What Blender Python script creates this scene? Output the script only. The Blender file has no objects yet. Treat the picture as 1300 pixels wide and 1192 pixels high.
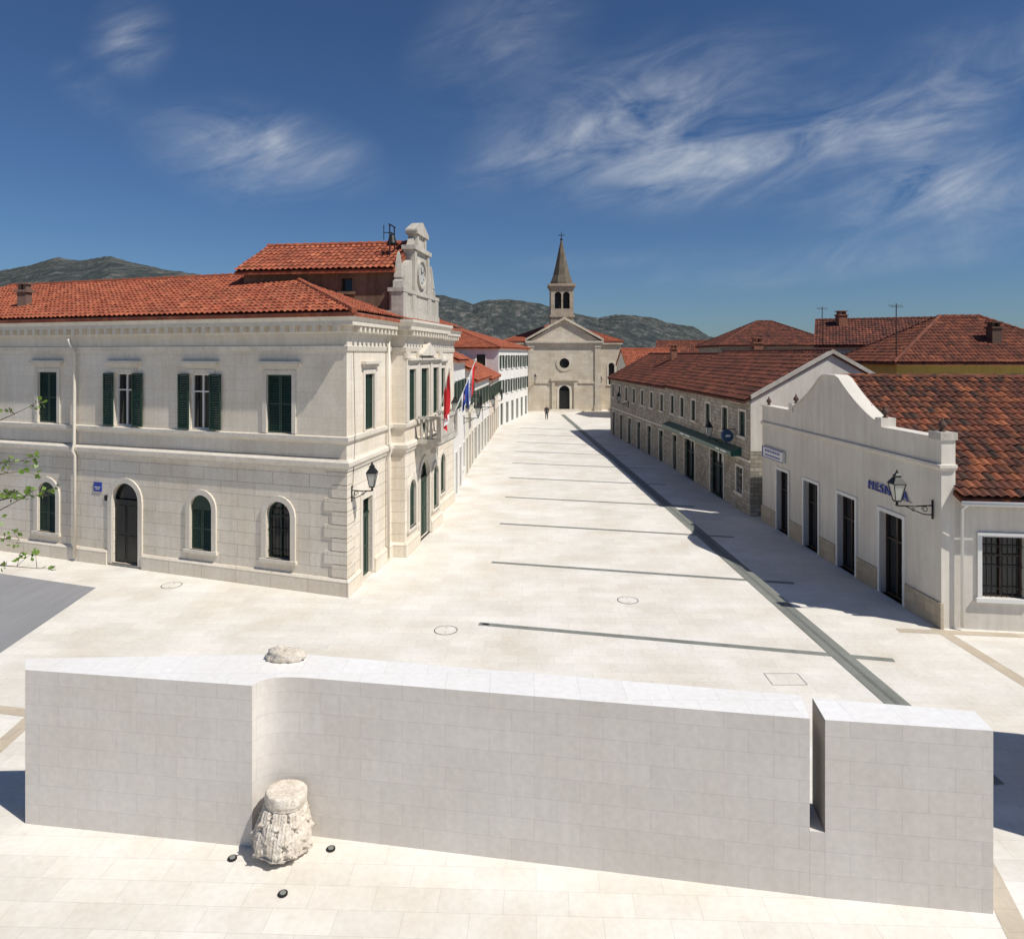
import bpy, bmesh, math, random
import numpy as np
from mathutils import Vector, Matrix, noise as mnoise
random.seed(7); rng=np.random.default_rng(5)
C=bpy.context.scene.collection
F=880.0; CH=8.0
def gp(px,py):
    Y=F*CH/(py-450.0); return ((px-650.0)*Y/F, Y)
# ------------------------------------------------------------------ materials
class NT:
    def __init__(s,name):
        s.m=bpy.data.materials.new(name); s.m.use_nodes=True; s.t=s.m.node_tree; s.b=s.t.nodes['Principled BSDF']
    def n(s,typ,**kw):
        nd=s.t.nodes.new(typ)
        for k,v in kw.items():
            if k[0]=='_': nd.inputs[k[1:].replace('_',' ')].default_value=v
            else: setattr(nd,k,v)
        return nd
    def l(s,a,b): s.t.links.new(a,b)
    def math(s,op,a,b=None,c=None):
        nd=s.n('ShaderNodeMath',operation=op)
        for i,x in enumerate((a,b,c)):
            if x is None: continue
            if isinstance(x,(int,float)): nd.inputs[i].default_value=x
            else: s.l(x,nd.inputs[i])
        return nd.outputs[0]
    def mul(s,ca,cb,fac=1.0,typ='MULTIPLY'):
        nd=s.n('ShaderNodeMix',data_type='RGBA',blend_type=typ); nd.inputs[0].default_value=fac
        for i,x in ((6,ca),(7,cb)):
            if isinstance(x,tuple): nd.inputs[i].default_value=(*x[:3],1)
            else: s.l(x,nd.inputs[i])
        return nd.outputs[2]
    def ramp(s,x,stops):
        nd=s.n('ShaderNodeValToRGB'); e=nd.color_ramp.elements
        while len(e)<len(stops): e.new(.5)
        for i,(p,c) in enumerate(stops):
            e[i].position=p; e[i].color=(*c,1) if isinstance(c,tuple) else (c,c,c,1)
        s.l(x,nd.inputs[0]); return nd.outputs[0]
    def uv(s,sc=(1,1,1),rot=0):
        tc=s.n('ShaderNodeTexCoord'); mp=s.n('ShaderNodeMapping'); mp.inputs['Scale'].default_value=sc; mp.inputs['Rotation'].default_value=(0,0,rot)
        s.l(tc.outputs['UV'],mp.inputs[0]); return mp.outputs[0]
    def noise(s,vec,scale,detail=4,rough=.55,dist=0):
        nd=s.n('ShaderNodeTexNoise'); nd.inputs['Scale'].default_value=scale; nd.inputs['Detail'].default_value=detail; nd.inputs['Roughness'].default_value=rough; nd.inputs['Distortion'].default_value=dist
        s.l(vec,nd.inputs['Vector']); return nd.outputs['Fac']
    def bump(s,h,st,dist=.02):
        nd=s.n('ShaderNodeBump'); nd.inputs['Strength'].default_value=st; nd.inputs['Distance'].default_value=dist
        s.l(h,nd.inputs['Height']); s.l(nd.outputs[0],s.b.inputs['Normal'])
    def col(s,c):
        if isinstance(c,tuple): s.b.inputs['Base Color'].default_value=(*c[:3],1)
        else: s.l(c,s.b.inputs['Base Color'])
def sc(c,k): return tuple(min(1,x*k) for x in c)
def M_stone(name,base,var=.1,bw=.6,bh=.3,mort=.008,mdark=.7,bump=.4,stain=.25,streak=.15,rough=.85,rot=0,warm=(1,.93,.82)):
    m=NT(name); uv=m.uv(rot=rot)
    br=m.n('ShaderNodeTexBrick'); m.l(uv,br.inputs['Vector'])
    br.inputs['Color1'].default_value=(*sc(base,1-var),1); br.inputs['Color2'].default_value=(*sc(base,1+var*.6),1); br.inputs['Mortar'].default_value=(*sc(base,mdark),1)
    br.inputs['Scale'].default_value=1; br.inputs['Mortar Size'].default_value=mort; br.inputs['Mortar Smooth'].default_value=.3
    br.inputs['Brick Width'].default_value=bw; br.inputs['Row Height'].default_value=bh
    c=br.outputs['Color']
    n1=m.noise(uv,.45,6,.65); n2=m.noise(uv,9,5,.6); n3=m.noise(m.uv((5,.35,1)),1.0,5,.6)
    c=m.mul(c,m.ramp(n1,[(.3,sc(warm,1-stain)),(.62,1.0)]))
    c=m.mul(c,m.ramp(n2,[(.25,.90),(.7,1.03)]))
    if streak: c=m.mul(c,m.ramp(n3,[(.3,1-streak),(.6,1.0)]))
    m.col(c); m.b.inputs['Roughness'].default_value=rough
    h=m.math('ADD',m.math('MULTIPLY',br.outputs['Fac'],-1.0),m.math('MULTIPLY',n2,.5)); m.bump(h,bump,.02)
    return m.m
def M_plain(name,base,rough=.7,metal=0,var=.12,scale=6,bump=0.0,stain=0,big=.4):
    m=NT(name); uv=m.uv(); n=m.noise(uv,scale,5,.6); c=m.mul(base,m.ramp(n,[(.25,1-var),(.75,1.0)]))
    if stain:
        c=m.mul(c,m.ramp(m.noise(m.uv((4,.4,1)),.8,6,.65),[(.32,(1-stain,1-stain*1.1,1-stain*1.25)),(.6,1.0)]))
        c=m.mul(c,m.ramp(m.noise(uv,big,5,.6),[(.3,1-stain*.8),(.65,1.0)]))
    m.col(c); m.b.inputs['Roughness'].default_value=rough; m.b.inputs['Metallic'].default_value=metal
    if bump: m.bump(n,bump,.02)
    return m.m
def M_tile(name,cols,pitch=.22,row=.38,dirt=.4):
    m=NT(name); uv=m.uv(); sp=m.n('ShaderNodeSeparateXYZ'); m.l(uv,sp.inputs[0])
    fu=m.math('FLOOR',m.math('ADD',m.math('DIVIDE',sp.outputs[0],pitch),.5)); fv=m.math('FLOOR',m.math('DIVIDE',sp.outputs[1],row))
    cb=m.n('ShaderNodeCombineXYZ'); m.l(fu,cb.inputs[0]); m.l(fv,cb.inputs[1])
    wn=m.n('ShaderNodeTexWhiteNoise',noise_dimensions='2D'); m.l(cb.outputs[0],wn.inputs['Vector'])
    c=m.ramp(wn.outputs['Value'],[(i/(len(cols)-1),k) for i,k in enumerate(cols)])
    n1=m.noise(uv,.5,6,.7); n2=m.noise(uv,14,4,.6); n3=m.noise(uv,2.2,4,.6)
    c=m.mul(c,m.ramp(n1,[(.35,(1-dirt,1-dirt,1-dirt*.9)),(.62,1.0)])); c=m.mul(c,m.ramp(n2,[(.3,.72),(.7,1.05)])); c=m.mul(c,m.ramp(n3,[(.35,1-dirt*.7),(.6,1.0)]))
    m.col(c); m.b.inputs['Roughness'].default_value=.85; m.bump(n2,.25,.01)
    return m.m
TH_UP=M_stone('town_hall_ashlar',(.81,.74,.63),.045,1.1,.42,.006,.80,.25,.12,.09,warm=(1,.95,.87))
TH_LO=M_stone('town_hall_rustic',(.80,.73,.62),.055,1.5,.44,.012,.66,.5,.14,.10,warm=(1,.95,.87))
TRIM=M_plain('limestone_trim',(.76,.70,.60),.8,0,.12,9,.2,.14)
PARA=M_plain('weathered_limestone',(.64,.60,.53),.85,0,.24,7,.3,.28)
RUB=M_stone('rubble_stone',(.46,.42,.355),.30,.42,.2,.018,.58,1.0,.25,.15)
CHS=M_stone('church_ashlar',(.67,.60,.49),.10,1.0,.45,.010,.78,.3,.16,.12,warm=(1,.94,.84))
TWS=M_stone('tower_brown_stone',(.47,.40,.31),.14,.7,.35,.012,.72,.4,.25,.18)
BRN=M_plain('brown_render',(.27,.18,.12),.9,0,.3,4,.3,.4)
WHT=M_plain('white_render',(.80,.785,.74),.9,0,.06,5,.1,.10)
CRM=M_plain('cream_render',(.78,.73,.63),.9,0,.07,5,.1,.14)
PNK=M_plain('pinkish_render',(.74,.65,.55),.9,0,.07,5,.1,.14)
YEL=M_plain('yellow_render',(.66,.45,.11),.9,0,.08,5,.1,.14)
SHP=M_plain('shop_render',(.74,.695,.615),.9,0,.08,4,.15,.14)
BEI=M_stone('beige_plinth_stone',(.50,.43,.33),.12,.5,.3,.008,.7,.4,.2,.1)
GRN=M_plain('dark_green_paint',(.010,.040,.024),.45,0,.3,5)
BLKP=M_plain('near_black_door_paint',(.012,.013,.012),.35,0,.3,5)
GRL=M_plain('green_sign',(.015,.10,.075),.4,0,.15,5)
WOOD=M_plain('dark_brown_wood',(.06,.035,.025),.5,0,.3,8)
WPT=M_plain('white_paint',(.75,.74,.70),.5,0,.08,6)
IRON=M_plain('black_iron',(.015,.016,.016),.5,.3,.2,10)
ZINC=M_plain('pale_pipe',(.70,.64,.54),.55,0,.15,5)
BLUE=M_plain('blue_sign',(.02,.05,.33),.4,0,.1,5)
RED=M_plain('red_cloth',(.62,.02,.025),.8,0,.1,9); WCL=M_plain('white_cloth',(.8,.8,.8),.8,0,.05,9); BCL=M_plain('blue_cloth',(.02,.06,.35),.8,0,.1,9)
SPIRE=M_stone('dark_spire_stone',(.17,.14,.105),.2,.5,.35,.01,.7,.5,.3,.2)
BRICK=M_stone('chimney_brick',(.34,.15,.09),.2,.25,.08,.012,1.2,.4,.3,.2)
TERRA=M_plain('dark_terracotta',(.10,.06,.045),.9)
MONU_SHADE=M_plain('monument_slot_shade',(.33,.30,.27),.8,0,.2,6)  # shade inside the monument slot, painted as a darker stone colour
def marble():
    m=NT('weathered_marble'); tc=m.n('ShaderNodeTexCoord'); o=tc.outputs['Object']
    n=m.noise(o,7,6,.65); n2=m.noise(o,28,4,.6); vo=m.n('ShaderNodeTexVoronoi'); vo.inputs['Scale'].default_value=22; m.l(o,vo.inputs['Vector'])
    c=m.mul((.70,.635,.545),m.ramp(n,[(.3,(.74,.70,.64)),(.62,1.0)])); c=m.mul(c,m.ramp(n2,[(.3,.82),(.65,1.05)])); m.col(c); m.b.inputs['Roughness'].default_value=.8
    m.bump(m.math('ADD',n2,m.math('MULTIPLY',m.ramp(vo.outputs['Distance'],[(.0,0.0),(.35,1.0)]),.5)),.5,.025); return m.m
MARB=marble()
def glassm(name,c=(.012,.014,.016)):
    m=NT(name); m.col(c); m.b.inputs['Roughness'].default_value=.08; m.b.inputs['IOR'].default_value=1.5; return m.m
GLS=glassm('dark_window_glass'); LGL=M_plain('lantern_glass',(.45,.45,.40),.15,0,.1,3); SKIN=M_plain('skin',(.5,.3,.22),.6); CLO=M_plain('dark_clothes',(.02,.02,.025),.85); HAIR=M_plain('brown_hair',(.03,.02,.015),.7)
TILE_A=M_tile('clay_tiles_red',[(.34,.080,.036),(.47,.125,.055),(.40,.095,.045),(.53,.165,.075),(.30,.075,.035)],.24,.40,.3)
TILE_B=M_tile('clay_tiles_weathered',[(.05,.022,.015),(.36,.10,.04),(.11,.036,.02),(.50,.16,.06),(.20,.055,.027),(.06,.034,.022),(.42,.125,.05),(.14,.042,.022)],.24,.40,.55)
TILE_C=M_tile('clay_tiles_old_dark',[(.09,.032,.02),(.25,.068,.034),(.155,.045,.025),(.32,.094,.047)],.24,.40,.52)
TILE_D=M_tile('clay_tiles_orange',[(.11,.034,.02),(.32,.09,.041),(.20,.055,.028),(.38,.12,.055)],.24,.40,.45)
PAVE=M_stone('pale_paving',(.785,.752,.69),.055,.95,.45,.005,.78,.06,.15,.0,.6,rot=math.radians(2),warm=(1,.95,.87))
PAVB=M_stone('beige_paving_band',(.55,.48,.38),.08,.6,.4,.006,.8,.05,.15,0,.7)
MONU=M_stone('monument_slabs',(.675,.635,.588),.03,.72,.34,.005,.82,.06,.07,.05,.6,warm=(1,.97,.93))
MONU_LIT=M_stone('monument_slabs_sunlit_top',(.84,.825,.80),.03,.72,.9,.005,.80,.04,.05,.0,.5,warm=(1,.98,.95))  # same stone as the front; sunlight on the top painted in as lighter colour
DRN=M_plain('grey_green_drain_stone',(.27,.28,.25),.6,0,.2,3,.05,.2)
DRN2=M_plain('darker_drain_slot',(.16,.17,.155),.6,0,.2,3)
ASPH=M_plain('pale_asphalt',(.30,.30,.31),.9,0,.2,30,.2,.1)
GRD=M_plain('dry_ground',(.30,.27,.20),.95,0,.3,.05)
# ------------------------------------------------------------------ geometry
def nrm2(x,y):
    l=math.hypot(x,y); return (x/l,y/l)
class Fr:
    def __init__(s,p0,p1):
        s.o=p0; s.L=math.hypot(p1[0]-p0[0],p1[1]-p0[1]); s.d=nrm2(p1[0]-p0[0],p1[1]-p0[1]); s.n=(s.d[1],-s.d[0])
    def p2(s,a,d=0): return (s.o[0]+s.d[0]*a+s.n[0]*d, s.o[1]+s.d[1]*a+s.n[1]*d)
    def p(s,a,z,d=0):
        q=s.p2(a,d); return (q[0],q[1],z)
def org(o):
    v=Vector((0,0,0))
    while o is not None: v+=o.location; o=o.parent
    return v
def offset(path,d):
    out=[]; n=len(path)
    for i in range(n):
        ns=[]
        if i>0: a=nrm2(path[i][0]-path[i-1][0],path[i][1]-path[i-1][1]); ns.append((a[1],-a[0]))
        if i<n-1: a=nrm2(path[i+1][0]-path[i][0],path[i+1][1]-path[i][1]); ns.append((a[1],-a[0]))
        if len(ns)==1: m=ns[0]; k=1
        else:
            m=nrm2(ns[0][0]+ns[1][0],ns[0][1]+ns[1][1]); k=1/max(.2,m[0]*ns[0][0]+m[1]*ns[0][1])
        out.append((path[i][0]+m[0]*d*k,path[i][1]+m[1]*d*k))
    return out
def arch(a,b,z0,z1,rise,n=12):
    pts=[(a,z0),(b,z0)]; c=(a+b)/2; r=(b-a)/2; zs=z1-rise
    for i in range(n+1):
        t=math.pi*i/n; pts.append((c+r*math.cos(t),zs+rise*math.sin(t)))
    return pts
class MB:
    def __init__(s): s.v=[]; s.f=[]; s.mi=[]; s.c=0; s.uvs=None
    def face(s,pts):
        i=len(s.v); s.v+= [tuple(p) for p in pts]; s.f.append(list(range(i,i+len(pts)))); s.mi.append(s.c); return s
    def hexa(s,P):
        i=len(s.v); s.v+=[tuple(p) for p in P]
        for q in ((0,3,2,1),(4,5,6,7),(0,1,5,4),(1,2,6,5),(2,3,7,6),(3,0,4,7)): s.f.append([i+k for k in q]); s.mi.append(s.c)
        return s
    def box(s,fr,a,b,z0,z1,d0,d1):
        return s.hexa([fr.p(a,z0,d1),fr.p(b,z0,d1),fr.p(b,z0,d0),fr.p(a,z0,d0),fr.p(a,z1,d1),fr.p(b,z1,d1),fr.p(b,z1,d0),fr.p(a,z1,d0)])
    def wbox(s,x0,x1,y0,y1,z0,z1):
        return s.hexa([(x0,y0,z0),(x1,y0,z0),(x1,y1,z0),(x0,y1,z0),(x0,y0,z1),(x1,y0,z1),(x1,y1,z1),(x0,y1,z1)])
    def prism(s,fr,pts,d0,d1):
        i=len(s.v); n=len(pts); s.v+=[fr.p(a,z,d1) for a,z in pts]+[fr.p(a,z,d0) for a,z in pts]
        s.f.append(list(range(i,i+n))); s.f.append(list(range(i+2*n-1,i+n-1,-1))); s.mi+=[s.c]*2
        for k in range(n):
            j=(k+1)%n; s.f.append([i+k,i+n+k,i+n+j,i+j]); s.mi.append(s.c)
        return s
    def ring(s,fr,outer,inner,d0,d1,closed=True):
        n=len(outer); i=len(s.v)
        for L,d in ((outer,d1),(inner,d1),(outer,d0),(inner,d0)): s.v+=[fr.p(a,z,d) for a,z in L]
        for k in range(n if closed else n-1):
            j=(k+1)%n
            for q in ((k,j,n+j,n+k),(k,2*n+k,2*n+j,j),(n+k,n+j,3*n+j,3*n+k)): s.f.append([i+x for x in q]); s.mi.append(s.c)
        if not closed:
            for k in (0,n-1): s.f.append([i+k,i+n+k,i+3*n+k,i+2*n+k]); s.mi.append(s.c)
        return s
    def band(s,path,prof):
        n=len(path); m=len(prof); i=len(s.v)
        for d,z in prof: s.v+=[(q[0],q[1],z) for q in offset(path,d)]
        for a in range(m):
            b=(a+1)%m
            for k in range(n-1): s.f.append([i+a*n+k,i+a*n+k+1,i+b*n+k+1,i+b*n+k]); s.mi.append(s.c)
        s.f.append([i+a*n for a in range(m)]); s.f.append([i+a*n+n-1 for a in range(m)][::-1]); s.mi+=[s.c]*2
        return s
    def tube(s,pts,r,n=6,cap=True):
        pts=[Vector(p) for p in pts]; i=len(s.v); R=r if isinstance(r,(list,tuple)) else [r]*len(pts)
        for k,p in enumerate(pts):
            t=(pts[min(k+1,len(pts)-1)]-pts[max(k-1,0)]).normalized()
            x=t.cross(Vector((0,0,1)));
            if x.length<.05: x=t.cross(Vector((0,1,0)))
            x.normalize(); y=t.cross(x)
            for j in range(n):
                a=2*math.pi*j/n; s.v.append(tuple(p+x*math.cos(a)*R[k]+y*math.sin(a)*R[k]))
        for k in range(len(pts)-1):
            for j in range(n):
                s.f.append([i+k*n+j,i+k*n+(j+1)%n,i+(k+1)*n+(j+1)%n,i+(k+1)*n+j]); s.mi.append(s.c)
        if cap:
            s.f.append([i+j for j in range(n)][::-1]); s.f.append([i+(len(pts)-1)*n+j for j in range(n)]); s.mi+=[s.c]*2
        return s
    def lathe(s,c,prof,n=16,rot=0,sq=None):
        i=len(s.v)
        for r,z in prof:
            for j in range(n):
                a=2*math.pi*j/n+rot; s.v.append((c[0]+r*math.cos(a),c[1]+r*math.sin(a),c[2]+z))
        for k in range(len(prof)-1):
            for j in range(n): s.f.append([i+k*n+j,i+k*n+(j+1)%n,i+(k+1)*n+(j+1)%n,i+(k+1)*n+j]); s.mi.append(s.c)
        s.f.append([i+j for j in range(n)][::-1]); s.f.append([i+(len(prof)-1)*n+j for j in range(n)]); s.mi+=[s.c]*2
        return s
    def holes(s,fr,s0,s1,z0,z1,H,dep=.24):
        S=sorted(set([s0,s1]+[x for h in H for x in h[:2]])); Z=sorted(set([z0,z1]+[x for h in H for x in h[2:4]]))
        for i in range(len(S)-1):
            for j in range(len(Z)-1):
                a,b,p,q=S[i],S[i+1],Z[j],Z[j+1]; cs,cz=(a+b)/2,(p+q)/2
                if any(h[0]<cs<h[1] and h[2]<cz<h[3] for h in H): continue
                s.face([fr.p(a,p),fr.p(b,p),fr.p(b,q),fr.p(a,q)])
        for h in H:
            a,b,p,q=h[:4]; rise=h[4] if len(h)>4 else 0
            zs=q-rise
            s.face([fr.p(a,p),fr.p(a,p,-dep),fr.p(a,zs,-dep),fr.p(a,zs)]); s.face([fr.p(b,p),fr.p(b,zs),fr.p(b,zs,-dep),fr.p(b,p,-dep)])
            s.face([fr.p(a,p),fr.p(b,p),fr.p(b,p,-dep),fr.p(a,p,-dep)])
            if not rise: s.face([fr.p(a,q),fr.p(a,q,-dep),fr.p(b,q,-dep),fr.p(b,q)])
            else:
                A=arch(a,b,p,q,rise)[2:]
                for k in range(len(A)-1):
                    (x0,y0),(x1,y1)=A[k],A[k+1]
                    s.face([fr.p(x0,y0),fr.p(x0,q),fr.p(x1,q),fr.p(x1,y1)])
                    s.face([fr.p(x0,y0),fr.p(x1,y1),fr.p(x1,y1,-dep),fr.p(x0,y0,-dep)])
        return s
    def build(s,name,mats,parent=None,smooth=False,loc=None):
        if parent is not None: o=org(parent); base=Vector((0,0,0))
        else:
            A=np.array(s.v); o=Vector(loc) if loc is not None else Vector(((A[:,0].min()+A[:,0].max())/2,(A[:,1].min()+A[:,1].max())/2,A[:,2].min())); base=o
        me=bpy.data.meshes.new(name); me.from_pydata([(x-o.x,y-o.y,z-o.z) for x,y,z in s.v],[],s.f)
        for m in (mats if isinstance(mats,list) else [mats]): me.materials.append(m)
        me.polygons.foreach_set('material_index',s.mi)
        if smooth: me.polygons.foreach_set('use_smooth',[True]*len(s.f))
        me.update()
        ul=me.uv_layers.new(name='UVMap'); dat=np.zeros((len(me.loops),2))
        if s.uvs is not None:
            li=np.zeros(len(me.loops),dtype=int); me.loops.foreach_get('vertex_index',li); dat=np.asarray(s.uvs)[li]
        else:
            for p in me.polygons:
                n=p.normal
                if abs(n.z)>.85: t=Vector((1,0,0)); b=Vector((0,1,0))
                else:
                    t=Vector((-n.y,n.x,0)).normalized()
                    if t.x<-1e-4 or (abs(t.x)<=1e-4 and t.y<0): t=-t
                    b=n.cross(t)
                    if b.z<0: b=-b
                for l,vi in zip(p.loop_indices,p.vertices):
                    w=s.v[vi]; dat[l]=(w[0]*t.x+w[1]*t.y+w[2]*t.z, w[0]*b.x+w[1]*b.y+w[2]*b.z)
        ul.data.foreach_set('uv',dat.ravel())
        ob=bpy.data.objects.new(name,me); C.objects.link(ob); ob.location=base
        if parent is not None: ob.parent=parent
        return ob
def tag(o,label,cat,group=None,kind=None):
    o['label']=label
    if cat: o['category']=cat
    if group: o['group']=group
    if kind: o['kind']=kind
    return o
def thing(name,loc,label,cat,group=None):
    o=bpy.data.objects.new(name,None); C.objects.link(o); o.location=loc; o.empty_display_size=.2
    return tag(o,label,cat,group)
# ------------------------------------------------------------------ tiled roofs
def slope(pts,pitch=.24,row=.40,amp=.06,q=6):
    P=[np.array(p,float) for p in pts]; u=P[1]-P[0]; u/=np.linalg.norm(u); n=np.cross(u,P[-1]-P[0]); n/=np.linalg.norm(n)
    if n[2]<0: P=[P[1],P[0]]+P[2:][::-1]; u=-u; n=-n
    v=np.cross(n,u); Q=np.array([[np.dot(p-P[0],u),np.dot(p-P[0],v)] for p in P])
    u0=math.floor(Q[:,0].min()/pitch)*pitch-pitch; u1=Q[:,0].max()+pitch
    U=np.arange(u0,u1,pitch/q); nr=int(math.ceil((Q[:,1].max()-Q[:,1].min())/row))+1; v0=Q[:,1].min()
    col=np.round((U-u0)/pitch).astype(int); jit=rng.random((nr,col.max()+1))*.018; jv=(rng.random((nr,col.max()+1))-.5)*.05
    bar=amp*(0.5+0.5*np.cos(2*np.pi*U/pitch))**.7
    Vs=[];
    for j in range(nr):
        for vv,h in ((v0+j*row,.04),(v0+(j+1)*row,0.0)):
            hh=bar+h+jit[j][col]; x=vv+jv[min(j+(h==0),nr-1)][col]*(1 if j>0 or h==0 else 0)
            Vs.append(P[0][None,:]+U[:,None]*u[None,:]+(np.zeros_like(U)+x)[:,None]*v[None,:]+hh[:,None]*n[None,:])
    nu=len(U); verts=np.concatenate(Vs); nl=len(Vs)
    idx=np.arange(nl*nu).reshape(nl,nu); faces=np.stack([idx[:-1,:-1],idx[:-1,1:],idx[1:,1:],idx[1:,:-1]],-1).reshape(-1,4)
    me=bpy.data.meshes.new('t'); me.from_pydata(verts.tolist(),[],faces.tolist()); bm=bmesh.new(); bm.from_mesh(me); bpy.data.meshes.remove(me)
    for i in range(len(P)):
        e=P[(i+1)%len(P)]-P[i]; no=np.cross(e,n)
        bmesh.ops.bisect_plane(bm,geom=bm.verts[:]+bm.edges[:]+bm.faces[:],plane_co=P[i],plane_no=no,clear_outer=True)
    bm.verts.index_update(); V=np.array([w.co[:] for w in bm.verts]); Fc=[[w.index for w in f.verts] for f in bm.faces]; bm.free()
    off=random.randint(0,50); uv=np.stack([(V-P[0])@u+off*pitch,(V-P[0])@v-v0+off*row],-1)
    base=[p-n*.03 for p in P]; low=[p-n*.03-np.array([0,0,.12]) for p in P]; k=len(V); m=len(P)
    V=np.concatenate([V,base,low]); uv=np.concatenate([uv,Q,Q]); Fc.append(list(range(k,k+m))); Fc.append(list(range(k+2*m-1,k+m-1,-1)))
    for i in range(m): j=(i+1)%m; Fc.append([k+i,k+m+i,k+m+j,k+j])
    return V,Fc,uv
def roof(par,polys,mat,name='roof',ridges=(),pitch=.24,row=.40,amp=.06,q=6,capm=None):
    mb=MB(); UV=[]
    for p in polys:
        V,Fc,uv=slope(p,pitch,row,amp,q); b=len(mb.v); mb.v+=[tuple(x) for x in V]; mb.f+=[[b+i for i in f] for f in Fc]; mb.mi+=[0]*len(Fc); UV.append(uv)
    mb.uvs=np.concatenate(UV); r=mb.build(name,mat,par)
    if ridges:
        cb=MB()
        for a,b in ridges:
            a=Vector(a); b=Vector(b); L=(b-a).length; k=max(1,int(L/.42)); t=(b-a)/k
            for i in range(k): cb.tube([a+t*i+Vector((0,0,.03)),a+t*(i+1.08)+Vector((0,0,.05))],[.10,.125],8)
        cb.build('ridge_tiles',capm or mat,r)
    return r
# ------------------------------------------------------------------ windows and doors
def louvre(mb,fr,a,b,z0,z1,d0,d1,rise=0,step=.085):
    t=.06
    mb.box(fr,a,a+t,z0,z1,d0,d1); mb.box(fr,b-t,b,z0,z1,d0,d1)
    for z in (z0,(z0+z1)/2-.03,z1-t): mb.box(fr,a+t,b-t,z,z+t,d0+.002,d1-.002)
    z=z0+t
    while z<z1-t:
        mb.hexa([fr.p(a+t,z-.012,d1-.008),fr.p(b-t,z-.012,d1-.008),fr.p(b-t,z+.045,d0+.008),fr.p(a+t,z+.045,d0+.008),
                 fr.p(a+t,z+.004,d1-.008),fr.p(b-t,z+.004,d1-.008),fr.p(b-t,z+.061,d0+.008),fr.p(a+t,z+.061,d0+.008)]); z+=step
def opening(par,fr,sc_,w,z0,z1,kind='plain',rise=0,sur=.14,hood=False,sill=True,dep=.2,far=False,shm=None,frm=None,surm=None,pl=None):
    shm=shm or GRN; frm=frm or WPT; surm=surm or TRIM
    a,b=sc_-w/2,sc_+w/2; door=kind in('door','shop'); fm=MB(); t=.055
    if kind=='shut': frm=shm
    if rise: fm.ring(fr,arch(a,b,z0,z1,rise),arch(a+t,b-t,z0+t,z1-t,rise-.5*t),-dep+.01,-dep+.09)
    else: fm.ring(fr,[(a,z0),(b,z0),(b,z1),(a,z1)],[(a+t,z0+t),(b-t,z0+t),(b-t,z1-t),(a+t,z1-t)],-dep+.01,-dep+.09)
    c=(a+b)/2
    if kind in('plain','open','bars','shop') and not far:
        fm.box(fr,c-.028,c+.028,z0+t,z1-t-.0*rise,-dep+.015,-dep+.085)
        zt=z1-rise-.02 if rise else z0+(z1-z0)*.68
        for (p,q) in ((a+t,c-.028),(c+.028,b-t)): fm.box(fr,p,q,zt-.025,zt+.025,-dep+.015,-dep+.08)
    main=fm.build('door' if door else 'window',shm if door else frm,par)
    pm=MB(); pm.face([fr.p(x,z,-dep+.02) for x,z in (arch(a,b,z0,z1,rise) if rise else [(a,z0),(b,z0),(b,z1),(a,z1)])]); pm.build('pane',pl or GLS,main)
    if kind in('shut',):
        for (p,q) in ((a+.01,c-.004),(c+.004,b-.01)):
            m=MB()
            if rise: z1s=z1-rise
            else: z1s=z1-.01
            if far: m.box(fr,p,q,z0+.01,z1s,-dep+.1,-dep+.15)
            else: louvre(m,fr,p,q,z0+.01,z1s,-dep+.1,-dep+.15)
            m.build('shutter',shm,main)
        if rise:
            m=MB(); A=arch(a+.01,b-.01,z0,z1-.01,rise)[2:]; m.prism(fr,A,-dep+.1,-dep+.15); m.build('shutter_head',shm,main)
    if kind=='open':
        for (p,q) in ((a-w*.46-.02,a+.02),(b-.02,b+w*.46+.02)):
            m=MB()
            if far: m.box(fr,p,q,z0+.01,z1-.01,.06,.12)
            else: louvre(m,fr,p,q,z0+.01,z1-.01,.065,.115)
            m.build('shutter',shm,main)
    if kind=='door':
        zt=z1-rise if rise else z0+(z1-z0)*.8
        for (p,q) in ((a+t,c-.006),(c+.006,b-t)):
            m=MB(); m.box(fr,p,q,z0+.02,zt-.08,-dep+.05,-dep+.11)
            if not far:
                h=zt-.08-z0
                for (u,v) in ((.06,.45),(.5,.94)): m.box(fr,p+.09,q-.09,z0+h*u,z0+h*v,-dep+.11,-dep+.135)
            m.build('door_leaf',shm,main)
        m=MB(); m.box(fr,a+t,b-t,zt-.08,zt,-dep+.05,-dep+.14); m.build('transom',shm,main)
    if kind=='bars':
        m=MB(); k=max(3,int(w/.13))
        for i in range(1,k): x=a+w*i/k; m.tube([fr.p(x,z0,-.06),fr.p(x,z1-(0 if not rise else rise*.5),-.06)],.011,5)
        for z in (z0+.25,(z0+z1)/2,z1-.3): m.box(fr,a,b,z-.012,z+.012,-.07,-.05)
        m.build('window_bars',IRON,main)
    if sur:
        m=MB(); zb=z0
        if rise: m.ring(fr,[(a-sur,zb)]+[(b+sur,zb)]+arch(a-sur,b+sur,zb,z1+sur,rise+sur)[2:],arch(a,b,zb,z1,rise),-.02,.06)
        else:
            m.ring(fr,[(b+sur,zb),(b+sur,z1+sur),(a-sur,z1+sur),(a-sur,zb)],[(b,zb),(b,z1),(a,z1),(a,zb)],-.02,.05,closed=False)
        m.build('window_surround' if not door else 'door_surround',surm,main)
    if sill and not door:
        m=MB(); m.box(fr,a-sur-.06,b+sur+.06,z0-.12,z0-.003,-.05,.11); m.build('sill',surm,main)
    if hood:
        m=MB(); m.box(fr,a-sur-.1,b+sur+.1,z1+sur+.10,z1+sur+.2,-.02,.12); m.box(fr,a-sur-.18,b+sur+.18,z1+sur+.2,z1+sur+.30,-.02,.2); m.box(fr,a-sur,b+sur,z1+sur+.002,z1+sur+.10,-.02,.03)
        m.build('hood',surm,main)
    return main
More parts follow.
